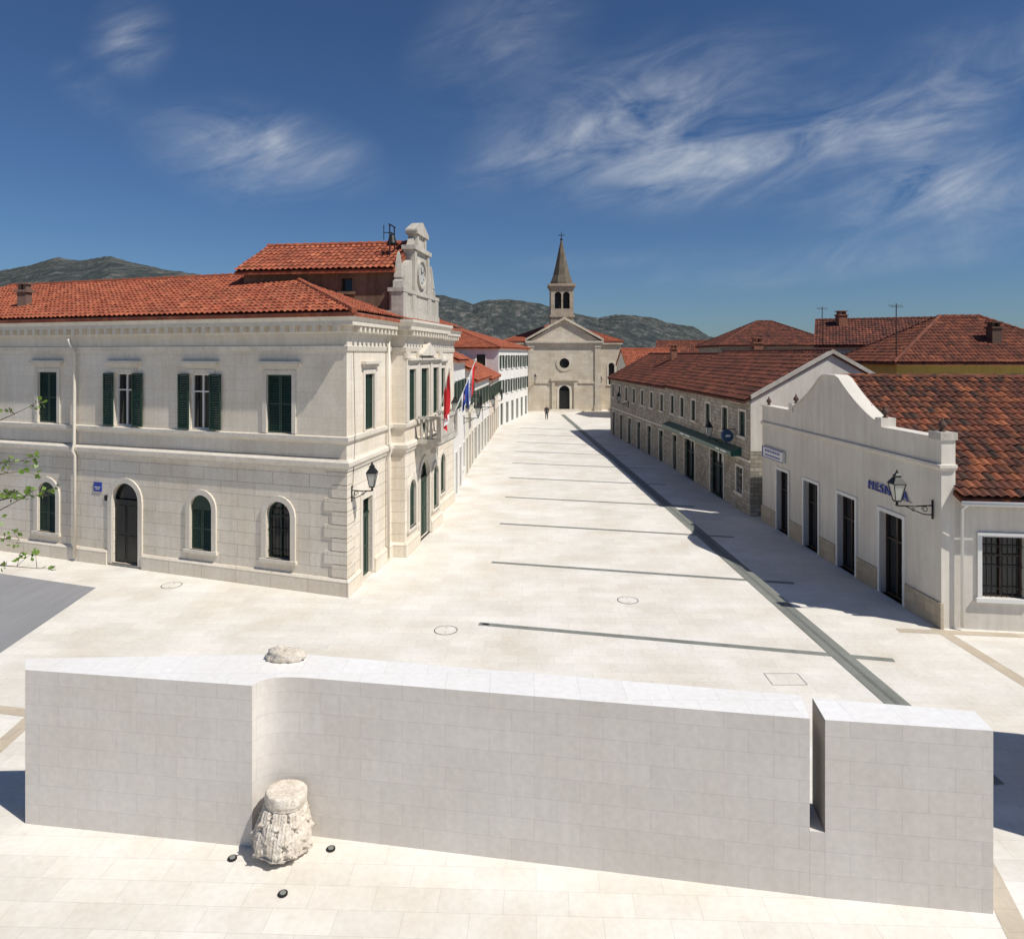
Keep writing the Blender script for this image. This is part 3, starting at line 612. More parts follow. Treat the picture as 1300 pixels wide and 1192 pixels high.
# ================================================================== RIGHT ROW
p0,p1=(12.1,33.5),(12.53,20.23); fr=Fr(p0,p1); L1=fr.L
sh=thing('shop_building',(17,27,0),'single storey cream shop with curved gable parapet and weathered red tiled roof','building')
doors=[(2.35,1.2,.0,2.75),(5.1,1.25,0,2.75),(7.92,1.25,0,2.75),(10.78,1.3,0,2.75)]
TE=5.5; m=MB(); m.holes(fr,0,L1,-.1,TE,[(s-w/2,s+w/2,a,b) for s,w,a,b in doors],.3)
cs=6.64
prof=[(3.2,TE),(10.1,TE),(10.1,5.62)]
for t in range(11): x=10.0-(10.0-7.4)*t/10; f=t/10; prof.append((x,5.66+1.38*(.55*f**1.7+.45*f)))
prof+=[(cs+.45,7.14),(cs-.45,7.14)]
for t in range(11): x=5.88-(5.88-3.3)*t/10; f=1-t/10; prof.append((x,5.66+1.38*(.55*f**1.7+.45*f)))
prof.append((3.2,5.62))
m.prism(fr,prof,-.42,0)
m.face([fr.p(0,3.0,-.42),fr.p(L1,3.0,-.42),fr.p(L1,TE,-.42),fr.p(0,TE,-.42)]); m.face([fr.p(0,TE),fr.p(3.2,TE),fr.p(3.2,TE,-.42),fr.p(0,TE,-.42)]); m.face([fr.p(10.1,TE),fr.p(L1,TE),fr.p(L1,TE,-.42),fr.p(10.1,TE,-.42)])
m.face([fr.p(0,-.1),fr.p(0,-.1,-.42),fr.p(0,TE,-.42),fr.p(0,TE)]); m.face([fr.p(L1,-.1),fr.p(L1,-.1,-.42),fr.p(L1,TE,-.42),fr.p(L1,TE)])
sdv=nrm2(.991,-.131); fsd=Fr(fr.p2(L1,-.4),(fr.p2(L1,-.4)[0]+sdv[0]*14,fr.p2(L1,-.4)[1]+sdv[1]*14))
m.holes(fsd,0,14,-.1,3.86,[(.72,1.86,.95,2.72)],.25); 
m.face([fr.p(0,-.1,-.4),fr.p(0,-.1,-14),fr.p(0,3.9,-14),fr.p(0,3.9,-.4)])
m.build('wall',SHP,sh)
for s,w,a,b in doors: opening(sh,fr,s,w,a,b,'shop',sur=.12,dep=.27,shm=WOOD,surm=WPT)
opening(sh,fsd,1.29,1.14,.95,2.72,'bars',sur=.12,dep=.2,frm=WOOD,surm=WPT)
xs=[0]+[v for s,w,a,b in doors for v in (s-w/2-.14,s+w/2+.14)]+[L1]
for i in range(0,len(xs),2): MB().box(fr,xs[i],xs[i+1]+(.06 if i==len(xs)-2 else 0),-.1,.75,-.03,.06).build('plinth',BEI,sh)
m=MB(); m.band([fr.p2(0),fr.p2(L1),fr.p2(L1,-.42)],[(-.03,4.62),(.05,4.62),(.10,4.70),(.10,4.78),(-.03,4.80)]); m.build('moulding',SHP,sh)
up2=prof[2:]
def capseg(m,i0,i1):
    for i in range(i0,i1):
        (x0,za),(x1,zb)=up2[i],up2[i+1]
        m.hexa([fr.p(x0,za+.003,.06),fr.p(x1,zb+.003,.06),fr.p(x1,zb+.003,-.47),fr.p(x0,za+.003,-.47),fr.p(x0,za+.08,.06),fr.p(x1,zb+.08,.06),fr.p(x1,zb+.08,-.47),fr.p(x0,za+.08,-.47)])
m=MB(); capseg(m,1,len(up2)-2); m.build('coping',SHP,sh)
for a,b,zt in ((-.03,3.05,5.57),(10.25,L1-.52,5.57),(3.05,3.42,5.86),(9.88,10.25,5.86)): MB().box(fr,a,b,TE-.001,zt,-.46,.05).build('coping',SHP,sh)
MB().box(fr,L1-.52,L1+.05,TE-.001,5.72,-.46,.05).build('coping',PARA,sh)
for s,z_ in ((.3,5.57),(3.24,5.86),(10.06,5.86),(L1-.26,5.72)):
    q=fr.p(s,z_,-.2); m=MB(); k=.72; m.lathe(q,[(.14*k,0),(.10*k,.05*k),(.06*k,.1*k),(.15*k,.2*k),(.17*k,.28*k),(.1*k,.4*k),(.04*k,.46*k),(.05*k,.52*k),(.01*k,.57*k)],10); m.build('finial',TERRA,sh,True)
ev=fsd.p(-.0,3.9,.35); ev2=fsd.p(14,3.9,.35); rg=(fr.p2(6.64,-.42)[0],fr.p2(6.64,-.42)[1],7.1); rg2=(rg[0]+sdv[0]*14,rg[1]+sdv[1]*14,7.1); bk0=fr.p(.1,3.9,-.42); bk1=(bk0[0]+sdv[0]*14,bk0[1]+sdv[1]*14,3.9)
roof(sh,[[ev,ev2,rg2,rg],[bk1,bk0,rg,rg2]],TILE_B,'roof',[(rg,rg2)])
MB().tube([fsd.p(.0,3.74,.42),fsd.p(14,3.74,.42)],.07,8).build('gutter',WPT,sh,True)
MB().tube([fsd.p(.15,3.7,.40),fsd.p(.15,3.5,.12),fsd.p(.15,.1,.12)],.045,8).build('drainpipe',WPT,sh,True)
lamp(fr.p(L1-.35,3.52,.03),fr.n,1.08,'large black iron lantern on the near corner of the cream shop',1.0)
def text_on(fr,s,z,d,txt,size,mat,par,width,name='lettering',ext=.02):
    cu=bpy.data.curves.new('t','FONT'); cu.body=txt; cu.size=size; cu.extrude=ext; cu.align_x='CENTER'; cu.space_character=1.25; to=bpy.data.objects.new('t',cu); C.objects.link(to)
    dg=bpy.context.evaluated_depsgraph_get(); me=bpy.data.meshes.new_from_object(to.evaluated_get(dg)); bpy.data.objects.remove(to)
    xs=[v.co.x for v in me.vertices]; k=width/(max(xs)-min(xs)); me.transform(Matrix.Translation((-(max(xs)+min(xs))/2,0,0))); me.transform(Matrix.Diagonal((k,1,1,1)))
    M=Matrix(((fr.d[0],0,fr.n[0],0),(fr.d[1],0,fr.n[1],0),(0,1,0,0),(0,0,0,1))); me.transform(M); p=Vector(fr.p(s,z,d)); me.transform(Matrix.Translation(p-org(par))); me.materials.clear(); me.materials.append(mat)
    o=bpy.data.objects.new(name,me); C.objects.link(o); o.parent=par; return o
sg=thing('shop_sign',fr.p(10.6,3.3,.05),'blue letter shop sign above the nearest doors of the cream shop','sign'); m=MB(); m.box(fr,9.4,11.9,3.34,3.37,.03,.06); m.build('rail',SHP,sg); text_on(fr,10.6,3.38,.05,'MESNICA',.40,BLUE,sg,2.25)
sg=thing('shop_sign',fr.p(1.4,3.1,.03),'pale box sign with dark blue lettering at the far end of the cream shop','sign'); m=MB(); m.box(fr,.35,2.65,3.15,3.65,.02,.16); bx_=m.build('sign_box',WPT,sg)
m=MB()
for z,hh,n in ((3.44,.11,9),(3.25,.09,12)):
    for i in range(n): m.box(fr,.72+i*1.7/n,.72+i*1.7/n+1.15/n,z,z+hh,.16,.168)
m.box(fr,.35,2.65,3.61,3.65,.16,.166); m.box(fr,.35,2.65,3.15,3.19,.16,.166); m.box(fr,.35,.5,3.19,3.61,.16,.166); m.build('lettering',BLUE,bx_)
# R2, R3
q0,q1=(11.3,50.3),(11.78,34.3); r0_=(10.0,70.4)
L2=lr(q0,q1); H2=[(s,.85,3.85,5.1,'shut',0) for s in (1.4,3.9,6.5,9.4,12.4,15)]+[(2.0,1.1,0,2.4,'door',0),(5.6,2.3,0,2.5,'shop',0),(11.0,2.3,0,2.5,'shop',0),(14.6,.9,.9,2.2,'bars',0)]
rt2,fr2,rf2=house('stone_house','long grey stone house with green shop fascia and weathered red roof',q0,q1,8.2,5.78,8.05,RUB,TILE_C,H2,far=False,q=5)
m=MB(); m.band([q0,q1],[(-.03,2.62),(.05,2.62),(.05,2.75),(-.03,2.75)]); m.build('lintel_band',TRIM,rt2)
e0r=Fr(q1,fr2.p2(L2,-8.2))
for a,b,z0,z1 in ((0,4.1,5.78,8.05),(8.2,4.1,5.78,8.05)): MB().prism(e0r,[(a,z0),(a,z0+.2),(b,z1+.2),(b,z1)],-.02,.16).build('gable_coping',PARA,rt2)
MB().face([e0r.p(.02,3.2,.012),e0r.p(8.18,3.2,.012),e0r.p(8.18,5.7,.012),e0r.p(4.1,7.95,.012),e0r.p(.02,5.7,.012)]).build('gable_render',SHP,rt2)
w=fr2.p2(4,-5); chimney(rf2,w[0],w[1],7.2,8.9,.6)
ga=thing('shop_fascia',fr2.p(8,2.8,.1),'long green fascia above the dark shopfronts of the stone house','sign'); m=MB(); m.prism(Fr(fr2.p2(.5,0),fr2.p2(.5,.8)),[(.02,2.78),(.55,2.78),(.55,3.02),(.02,3.22)],-14.3,0); fb_=m.build('fascia_board',GRL,ga)
m=MB()
for (a,b) in ((5.2,6.2),(6.5,7.4),(12.4,13.0),(13.2,14.1)): m.box(fr2,a,b,2.86,2.95,.552,.56)
m.build('lettering',WPT,fb_)
rs_=thing('round_sign',fr2.p(14.0,3.7,.5),'small round dark blue and white hanging sign on the stone house above the fascia end','sign'); m=MB(); m.tube([fr2.p(14,4.08,0),fr2.p(14,4.08,.75)],.025,6); m.build('bracket',IRON,rs_)
f3=Fr(fr2.p2(14,.1),fr2.p2(14,1.0)); cq=lambda r:[(.36+r*math.cos(t*math.pi/14),3.74+r*math.sin(t*math.pi/14)) for t in range(28)]
m=MB(); m.prism(f3,cq(.31),-.13,.13); m.c=1; m.ring(f3,cq(.27),cq(.235),-.134,.134); m.prism(f3,[(.24,3.70),(.48,3.70),(.48,3.80),(.24,3.80)],-.136,.136); m.build('sign_disc',[M_plain('dark_teal_blue',(.012,.06,.15),.4),WPT],rs_)
lamp(fr2.p(12.6,3.4,.03),fr2.n,.95,'black iron lantern on the grey stone house between shutters and round sign')
L3=lr(r0_,q0); H3=rowH(L3,7,3.8,5.0,.85,'shut')+rowH(L3,6,0,2.3,1.1,'door')
rt3,fr3,rf3=house('stone_house','far stone house with red roof on the right, nearest the church',r0_,q0,8.0,5.7,7.9,RUB,TILE_C,H3,q=4)
lamp(fr3.p(8,3.6,.02),fr3.n,.9,'small black lantern on the far stone house')
w=fr3.p2(11,-3.2); chimney(rf3,w[0],w[1],6.9,8.6,.5)
m=MB(); m.band([r0_,q0],[(-.03,2.6),(.04,2.6),(.04,2.72),(-.03,2.72)]); m.build('lintel_band',TRIM,rt3)
house('house','small red roofed house between church and far stone house',(14.2,86),(21.5,86),8,6.6,8.6,CRM,TILE_A,q=3)
house('house','low red roofed house behind the far stone house roof',(19,92),(26,90),8,8.0,9.7,CRM,TILE_D,q=3)
r_,f_,rf_=house('house','wide old house with dark hipped roof rising behind the stone house',(22.6,75),(35.2,74.4),11,9.0,11.7,RUB,TILE_C,[(3,1,7.2,8.4,'shut',0),(6.5,1,7.2,8.4,'shut',0),(10,1,7.2,8.4,'shut',0)],hip=True,q=3)
r_,f_,rf_=house('house','pale house with long brown tiled roof and brick chimney',(24.3,55.5),(32.3,51.8),8.5,8.75,10.8,M_plain('greyish_render',(.62,.54,.49),.9,0,.1,4,.1,.2),TILE_C,[(1.6,.9,7.0,8.1,'shut',0),(4.2,.9,7.0,8.1,'shut',0),(6.8,.9,7.0,8.1,'shut',0)],q=3); 
w=f_.p2(1.9,-3.4); chimney(rf_,w[0],w[1],9.5,11.4,.7)
r_,f_,rf_=house('house','yellow house with red hipped roof at the right edge behind the shop',(23.3,42),(35.3,40.8),9.6,7.55,10.4,YEL,TILE_D,[(3,.9,5.4,6.7,'shut',0),(7,.9,5.4,6.7,'shut',0)],hip=True,q=4,ov=.25)
w=f_.p2(6.6,-1.9); chimney(rf_,w[0],w[1],7.9,9.8,.6,M_plain('dark_brick',(.12,.07,.05),.9,0,.3,6,.3))
def antenna(p,h,label):
    r=thing('tv_antenna',p,label,'antenna','rooftop antennas'); m=MB(); m.tube([p,(p[0],p[1],p[2]+h)],.03,5); m.build('mast',IRON,r); m=MB(); z=p[2]+h-.15
    m.tube([(p[0]-.4,p[1],z),(p[0]+.4,p[1],z)],.02,5)
    for i in range(6): x=p[0]-.36+i*.144; m.tube([(x,p[1]-.25+.02*i,z-.10),(x,p[1]+.25-.02*i,z+.10)],.012,4)
    m.build('antenna_rods',IRON,r)
antenna((23.5,42.4,7.6),3.5,'thin TV antenna on a tall mast at the left end of the yellow house')
antenna((24.7,55.2,8.6),3.2,'thin TV antenna beside the pale house with the brick chimney')
# ================================================================== MONUMENT
mo=thing('monument_wall',(-.7,11.3,0),'long pale stone slab wall with a rounded cove and a slot near its right end','monument')
mz=2.62
P2=gp
a0=P2(32,1045); a1=P2(320,1075)
mL=P2(390,1060); mR=P2(1028,1137); md=nrm2(mR[0]-mL[0],mR[1]-mL[1])
bL=(-8.62,12.28); bM=(-3.75,12.45); bR=(4.56,10.95)
xe=-3.12; ye=mL[1]+(xe-mL[0])*md[1]/md[0]
cove=[]
for t in range(0,25):
    g_=t/24; h00=2*g_**3-3*g_**2+1; h10=g_**3-2*g_**2+g_; h01=-2*g_**3+3*g_**2; h11=g_**3-g_**2
    T0=(.22,1.15); T1=(md[0]*1.7,md[1]*1.7)
    cove.append((h00*a1[0]+h10*T0[0]+h01*xe+h11*T1[0],h00*a1[1]+h10*T0[1]+h01*ye+h11*T1[1]))
foot=[a0]+cove+[mR,bR,bM,bL]
m=MB(); n=len(foot)
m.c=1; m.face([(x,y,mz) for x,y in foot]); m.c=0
for i in range(n):
    j=(i+1)%n; m.face([(*foot[i],-.05),(*foot[j],-.05),(*foot[j],mz),(*foot[i],mz)])
wb=m.build('wall_block',[MONU,MONU_LIT],mo)
ul=wb.data.uv_layers[0]; acc=a0[0]*.9952+a0[1]*.098
for i in range(1+24):
    p=wb.data.polygons[1+i]; l=math.hypot(foot[i+1][0]-foot[i][0],foot[i+1][1]-foot[i][1]); u=[acc,acc+l,acc+l,acc]; z=[-.05,-.05,mz,mz]
    for k,li in enumerate(p.loop_indices): ul.data[li].uv=(u[k],z[k])
    acc+=l
rL=(mR[0]+md[0]*.215,mR[1]+md[1]*.215); rR=P2(1261,1160); rbR=(6.98,10.46); rbL=(4.71,10.87)
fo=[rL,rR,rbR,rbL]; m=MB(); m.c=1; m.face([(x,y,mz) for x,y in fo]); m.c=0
for i in range(4):
    j=(i+1)%4; m.c=2 if i==3 else 0; m.face([(*fo[i],-.05),(*fo[j],-.05),(*fo[j],mz),(*fo[i],mz)])
m.build('end_block',[MONU,MONU_LIT,MONU_SHADE],mo)
m=MB(); fo=[(mR[0]+.002,mR[1]),(rL[0]-.002,rL[1]),(rbL[0]-.002,rbL[1]),(bR[0]+.002,bR[1])]; m.face([(x,y,.96) for x,y in fo])
for i in range(4): j=(i+1)%4; m.face([(*fo[i],-.05),(*fo[j],-.05),(*fo[j],.96),(*fo[i],.96)])
m.build('slot_base',MONU,mo)
# capital
cx,cy=gp(357,1083); cp=MB(); N,K=192,120; Hc=.96
tilt=Matrix.Rotation(math.radians(4),3,'Y')@Matrix.Rotation(math.radians(-4),3,'X')
PF=[0,.05,.12,.20,.32,.5,.68,.78,.82,.84,.86,.88,.95,1]; PR=[.27,.33,.40,.425,.42,.385,.34,.315,.31,.315,.325,.33,.33,.322]
LR=((.10,.46,.0,8),(.34,.64,math.pi/8,8),(.56,.79,0,8))
for k in range(K+1):
    f=k/K; z=f*Hc
    for j in range(N):
        t=2*math.pi*j/N; r=float(np.interp(f,PF,PR))
        best=0; v=Vector((math.cos(t),math.sin(t),z*1.2)); er=.55+.9*max(0,min(1,.5+mnoise.noise(v*1.7+Vector((9,4,2)))*1.3))
        for (fa,fb,ph,nl) in LR:
            if fa<f<fb:
                w=(f-fa)/(fb-fa)
                ang=((t+ph+.05*mnoise.noise(v*3))*nl/(2*math.pi)+.5)%1-.5
                half=.48*math.sin(min(1,w*2.4+.18)*math.pi/2)
                half*=1-.2*abs(math.sin(w*math.pi*3.5))
                x=ang/half
                if abs(x)<1:
                    body=(1-x*x)**.35
                    rib=.5*math.exp(-(x/.10)**2)-.5*abs(math.sin(x*math.pi*2.5))*(abs(x)>.12)
                    curl=1.0+1.3*math.exp(-((w-.10)/.13)**2)
                    best=max(best,(.022*body+.022*rib)*curl*er)
        if .10<f<.80: r+=best-.026*er*(best<=0)
        if f<.12: r+=.05*abs(math.cos(2*t+.6))**3*(f/.12)
        wear=mnoise.fractal(v*3.1,1,2,5)
        r+=.026*wear*(1.4 if f<.25 else (1.0 if f<.8 else .35))
        if f<.16: r+=.07*mnoise.noise(v*2.6+Vector((5,2,1)))
        p=tilt@Vector((r*math.cos(t),r*math.sin(t),z)); cp.v.append((cx+p.x,cy+p.y,p.z+.02))
for k in range(K):
    for j in range(N): cp.f.append([k*N+j,k*N+(j+1)%N,(k+1)*N+(j+1)%N,(k+1)*N+j]); cp.mi.append(0)
ti=K*N; cvec=tilt@Vector((0,0,Hc)); c0=Vector((cx+cvec.x,cy+cvec.y,cvec.z+.02))
for q,rr in enumerate((.93,.7,.4,.15)):
    for j in range(N):
        v=Vector(cp.v[ti+j]); p=c0+(v-c0)*rr; p.z+=.012+.010*mnoise.noise(p*9); cp.v.append(tuple(p))
for q in range(4):
    a=ti if q==0 else (K+1)*N+(q-1)*N; b=(K+1)*N+q*N
    for j in range(N): cp.f.append([a+j,a+(j+1)%N,b+(j+1)%N,b+j]); cp.mi.append(0)
cp.f.append([(K+1)*N+3*N+j for j in range(N)]); cp.mi.append(0)
cp.f.append([j for j in range(N)][::-1]); cp.mi.append(0)
tag(cp.build('column_capital',MARB,None,True),'carved leafy ancient stone capital standing upside down in front of the slab wall','capital')
fg=MB(); N,K=40,20; ox,oy=-3.98,12.22
for k in range(K+1):
    f=k/K; ph=math.pi*(f-.5)
    for j in range(N):
        t=2*math.pi*j/N; v=Vector((math.cos(t)*math.cos(ph),math.sin(t)*math.cos(ph),math.sin(ph)))
        s=1+.22*mnoise.fractal(v*2.3+Vector((3,1,0)),1,2,4); x,y,z=v.x*.34*s,v.y*.16*s,v.z*.14*s
        if x<-.05: z*=1.3
        fg.v.append((ox+x,oy+y,max(mz+.002,mz+.07+z)))
for k in range(K):
    for j in range(N): fg.f.append([k*N+j,k*N+(j+1)%N,(k+1)*N+(j+1)%N,(k+1)*N+j]); fg.mi.append(0)
tag(fg.build('stone_fragment',MARB,None,True),'rough broken marble fragment lying on the back edge of the slab wall top','stone fragment')
for (px,py,lb) in ((295,1090,'left of the capital'),(420,1078,'right of the capital'),(359,1135,'in front of the capital')):
    x,y=gp(px,py); r=thing('ground_light',(x,y,0),'small round black ground spotlight set in the paving '+lb,'ground light','uplights around the capital'); m=MB(); m.lathe((x,y,0),[(.072,.0),(.072,.022),(.05,.028)],20); m.build('rim',IRON,r); m=MB(); m.lathe((x,y,.0281),[(.046,0),(.04,.008)],18); m.build('lens',DRN,r)
m=MB(); fo=[(9.75,10.75),(12.3,10.4),(12.4,13.6),(10.9,13.9)]; m.face([(x,y,2.6) for x,y in fo])  # block added out of view only to cast the shadow at the right edge
for i in range(4): j=(i+1)%4; m.face([(*fo[i],-.05),(*fo[j],-.05),(*fo[j],2.6),(*fo[i],2.6)])
tag(m.build('added_shadow_block',MONU),'unseen block added right of the slab wall to cast a shadow on the paving','shadow caster')
# ================================================================== GROUND
def sheet(name,polys,z,mat,label,kind='structure',cat=None):
    m=MB()
    for p in polys: m.face([(x,y,z) for x,y in p])
    o=m.build(name,mat,None,loc=(0,0,0)); tag(o,label,cat,None,kind); return o
sheet('ground',[[(-6000,-500),(6000,-500),(6000,7000),(-6000,7000)]],-.02,GRD,'wide dry ground around the town')
sheet('pavement',[[(-40,-6),(40,-6),(40,31),(15,36),(15,112),(-8,112),(-8,36),(-40,46)]],0,PAVE,'pale cream stone paving of the square and street')
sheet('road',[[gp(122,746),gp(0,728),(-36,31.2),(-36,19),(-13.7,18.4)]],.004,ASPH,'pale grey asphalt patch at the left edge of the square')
def strip(p,q,w):
    d=nrm2(q[0]-p[0],q[1]-p[1]); n=(-d[1]*w/2,d[0]*w/2); return [(p[0]-n[0],p[1]-n[1]),(q[0]-n[0],q[1]-n[1]),(q[0]+n[0],q[1]+n[1]),(p[0]+n[0],p[1]+n[1])]
sheet('pavement_bands',[strip(gp(1185,795),gp(1420,940),.35),strip(gp(-150,1080),gp(120,840),.34),strip(gp(1230,1060),gp(1345,1290),.34)],.004,PAVB,'beige stone bands crossing the pale paving')
sheet('pavement_band_left',[strip(gp(-60,893),gp(60,908),.30),strip(gp(1140,800),gp(1420,812),.30)],.006,PAVB,'beige stone bands at the far left and along the shop side')
r=thing('drain_channel',(8,30,0),'long grey green drain strip running down the street towards the church','drain'); m=MB(); m.face([(x,y,.010) for x,y in strip((8.9,12.9),(6.72,92),.56)]); dc=m.build('channel_stone',DRN,r)
m=MB(); m.face([(x,y,.0135) for x,y in strip((8.9,12.9),(6.72,92),.10)]); m.build('channel_slot',DRN2,r)
ords=['nearest','second','third','fourth','fifth','sixth','seventh','eighth','ninth','tenth']
for k in range(10):
    P=(-.98+.2*k,20.6+6.1*k); Q=(10.0-.14*k,18.14+6.1*k); m=MB(); m.face([(x,y,.0065) for x,y in strip(P,Q,.22)]); o=m.build('cross_drain',DRN); tag(o,'thin grey cross drain strip over the street, '+ords[k]+' to the slab wall','drain','cross drains')
    if k==0:
        s=MB(); s.face([(x,y,.0085) for x,y in strip((P[0]+.1,P[1]-.02),(P[0]+.3,P[1]-.07),.12)]); s.build('grate',IRON,o)
def ringflat(x,y,r,w,z):
    m=MB()
    for t in range(40):
        a,b=2*math.pi*t/40,2*math.pi*(t+1)/40; m.face([(x+r*math.cos(a),y+r*math.sin(a),z),(x+r*math.cos(b),y+r*math.sin(b),z),(x+(r-w)*math.cos(b),y+(r-w)*math.sin(b),z),(x+(r-w)*math.cos(a),y+(r-w)*math.sin(a),z)])
    return m
for px,py,lb in ((566,800,'left of the nearest cross drain'),(797,762,'in the middle between two cross drains'),(218,743,'in front of the town hall side')):
    x,y=gp(px,py); r=thing('manhole_cover',(x,y,0),'round paved manhole cover '+lb,'manhole cover','manhole covers'); ringflat(x,y,.34,.022,.007).build('rim',IRON,r); m=MB(); m.face([(x+.315*math.cos(t*math.pi/16),y+.315*math.sin(t*math.pi/16),.006) for t in range(32)]); m.build('lid',PAVE,r)
    m=MB(); m.wbox(x-.02,x+.02,y-.2,y-.17,.0062,.009); m.wbox(x-.02,x+.02,y+.17,y+.2,.0062,.009); m.build('lifting_slot',IRON,r)
x,y=gp(997,862); r=thing('access_cover',(x,y,0),'rectangular paved access cover outlined in the paving behind the slab wall','access cover'); m=MB()
for P in (strip((x-.42,y-.3),(x+.42,y-.3),.012),strip((x-.42,y+.3),(x+.42,y+.3),.012),strip((x-.42,y-.29),(x-.42,y+.29),.012),strip((x+.42,y-.29),(x+.42,y+.29),.012)): m.face([(a,b,.007) for a,b in P])
m.build('rim',DRN2,r)
# ================================================================== HILLS
def hprof(px):
    X=[-900,-300,-100,0,35,70,105,140,175,210,300,420,520,565,600,620,650,690,730,760,790,820,850,880,900,960,1100,1300,1500,2200]
    Yv=[380,372,360,352,345,336,340,334,344,351,362,372,378,382,391,386,386,391,403,408,403,405,414,418,430,440,444,440,436,430]
    return 450-np.interp(px,X,Yv)
m=MB(); PX=np.arange(-900,2201,4); DS=np.linspace(0,1,64); nx=len(PX)
for d in DS:
    Y=650+1150*d
    for px in PX:
        X=(px-650)*Y/F; full=hprof(px)*1800/F
        h=full*(math.sin(min(1,d)*math.pi/2)**1.3)
        v=Vector((X/170,Y/420,0)); rdg=1-abs(mnoise.fractal(v,1,2,5))*1.6
        h+= (24*(rdg-.45)*d*(1-.80*d) + 2.6*mnoise.fractal(Vector((X/26,Y/80,3)),.7,2,5)*d + 2.2*random.random()*d)
        m.v.append((X,Y,CH*d+h-1))
for k in range(len(DS)-1):
    for j in range(nx-1): m.f.append([k*nx+j,k*nx+j+1,(k+1)*nx+j+1,(k+1)*nx+j]); m.mi.append(0)
hm=NT('hazy_scrub_hill'); tc=hm.n('ShaderNodeTexCoord'); mp_=hm.n('ShaderNodeMapping'); mp_.inputs['Scale'].default_value=(1,.16,1); hm.l(tc.outputs['Object'],mp_.inputs[0]); n1=hm.noise(mp_.outputs[0],.085,8,.75); n2=hm.noise(mp_.outputs[0],.014,6,.65)
c1=hm.ramp(n1,[(.40,(.022,.027,.019)),(.49,(.044,.049,.034)),(.56,(.09,.09,.072)),(.64,(.20,.195,.175))]); hm.col(hm.mul(hm.mul(c1,hm.ramp(n2,[(.35,(.58,.62,.62)),(.65,(1.18,1.1,1.05))])),(.10,.125,.16),.24,'MIX')); hm.b.inputs['Roughness'].default_value=1; hm.b.inputs['Specular IOR Level'].default_value=0  # blue-grey mix paints distance haze into the hill colour
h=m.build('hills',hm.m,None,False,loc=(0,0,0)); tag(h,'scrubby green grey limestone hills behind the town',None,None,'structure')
# ================================================================== TREE at the left edge
TX=-11.25
tr=thing('tree',(TX,13.2,0),'young tree with fresh sparse green leaves reaching in at the left edge','tree')
BARK=M_plain('grey_brown_bark',(.09,.07,.05),.95,0,.3,12,.5); LEAF=NT('fresh_leaf'); 
lu=LEAF.uv(); LEAF.col(LEAF.ramp(LEAF.noise(lu,1.3,3),[(.3,(.06,.12,.012)),(.7,(.16,.25,.03))])); LEAF.b.inputs['Roughness'].default_value=.5
tm=MB(); tips=[]; tm.tube([(TX,13.2,0),(TX+.05,13.2,1.5),(TX-.02,13.22,3.0),(TX+.02,13.2,4.6),(TX,13.2,6.4)],[.16,.13,.11,.08,.03],9)
random.seed(21)
for i in range(22):
    z=3.6+i*.115; a=i*2.4 if i%3 else random.uniform(-.6,.6); Lb=random.uniform(1.2,2.1); p=Vector((TX,13.2,z)); dirv=Vector((math.cos(a),math.sin(a),random.uniform(.0,.35))).normalized(); pts=[p]
    for k in range(6): dirv=(dirv+Vector((random.uniform(-.25,.25),random.uniform(-.25,.25),random.uniform(-.18,.15)))).normalized(); pts.append(pts[-1]+dirv*Lb/6)
    tm.tube(pts,[.035,.028,.022,.016,.012,.008,.005],5)
    for k in range(2,7):
        for _ in range(2):
            q=pts[k]; d2=Vector((random.uniform(-1,1),random.uniform(-1,1),random.uniform(-.5,.8))).normalized(); e=q+d2*random.uniform(.12,.35); tm.tube([q,(q+e)/2+Vector((0,0,.02)),e],[.006,.004,.003],4); tips.append((q,e))
trunk=tm.build('trunk',BARK,tr,True)
lm=MB()
for q,e in tips:
    for k in range(6):
        p=q.lerp(e,random.uniform(.5,1.1))+Vector([random.uniform(-.06,.06) for _ in range(3)]); a=Vector([random.uniform(-1,1) for _ in range(3)]).normalized(); b=a.cross(Vector([random.uniform(-1,1) for _ in range(3)])).normalized(); l=random.uniform(.08,.14); w=l*.36
        lm.face([p,p+a*l*.5+b*w,p+a*l,p+a*l*.5-b*w])
lm.build('crown',LEAF.m,tr)
# ================================================================== PERSON
def skinmesh(name,V,Ed,Rr,mat,par,loc,sub=1):
    me=bpy.data.meshes.new(name); me.from_pydata([Vector(v) for v in V],Ed,[]); o=bpy.data.objects.new(name,me); C.objects.link(o)
    md=o.modifiers.new('skin','SKIN'); md.use_smooth_shade=True
    for i,r in enumerate(Rr): me.skin_vertices[0].data[i].radius=(r,r) if not isinstance(r,tuple) else r
    me.skin_vertices[0].data[0].use_root=True; s=o.modifiers.new('sub','SUBSURF'); s.levels=sub; s.render_levels=sub; me.materials.append(mat)
    dg=bpy.context.evaluated_depsgraph_get(); nm=bpy.data.meshes.new_from_object(o.evaluated_get(dg)); o.modifiers.clear(); o.data=nm; o.parent=par; o.location=loc; return o
px_,py_=gp(694,532.5); pe=thing('person',(px_,py_,0),'person in dark clothes walking down the middle of the street near the church','person')
V=[(0,0,.95),(0,0,1.15),(0,0,1.38),(0,0,1.50),(0,-.01,1.60),(0,-.01,1.72), (.17,0,1.40),(.24,.05,1.13),(.24,-.06,.90),(-.17,0,1.40),(-.24,-.05,1.13),(-.23,-.16,.92), (.09,0,.90),(.10,-.14,.50),(.10,-.12,.09),(.10,-.25,.04),(-.09,0,.90),(-.10,.06,.50),(-.10,.26,.12),(-.10,.16,.04)]
Ed=[(0,1),(1,2),(2,3),(3,4),(4,5),(2,6),(6,7),(7,8),(2,9),(9,10),(10,11),(0,12),(12,13),(13,14),(14,15),(0,16),(16,17),(17,18),(18,19)]
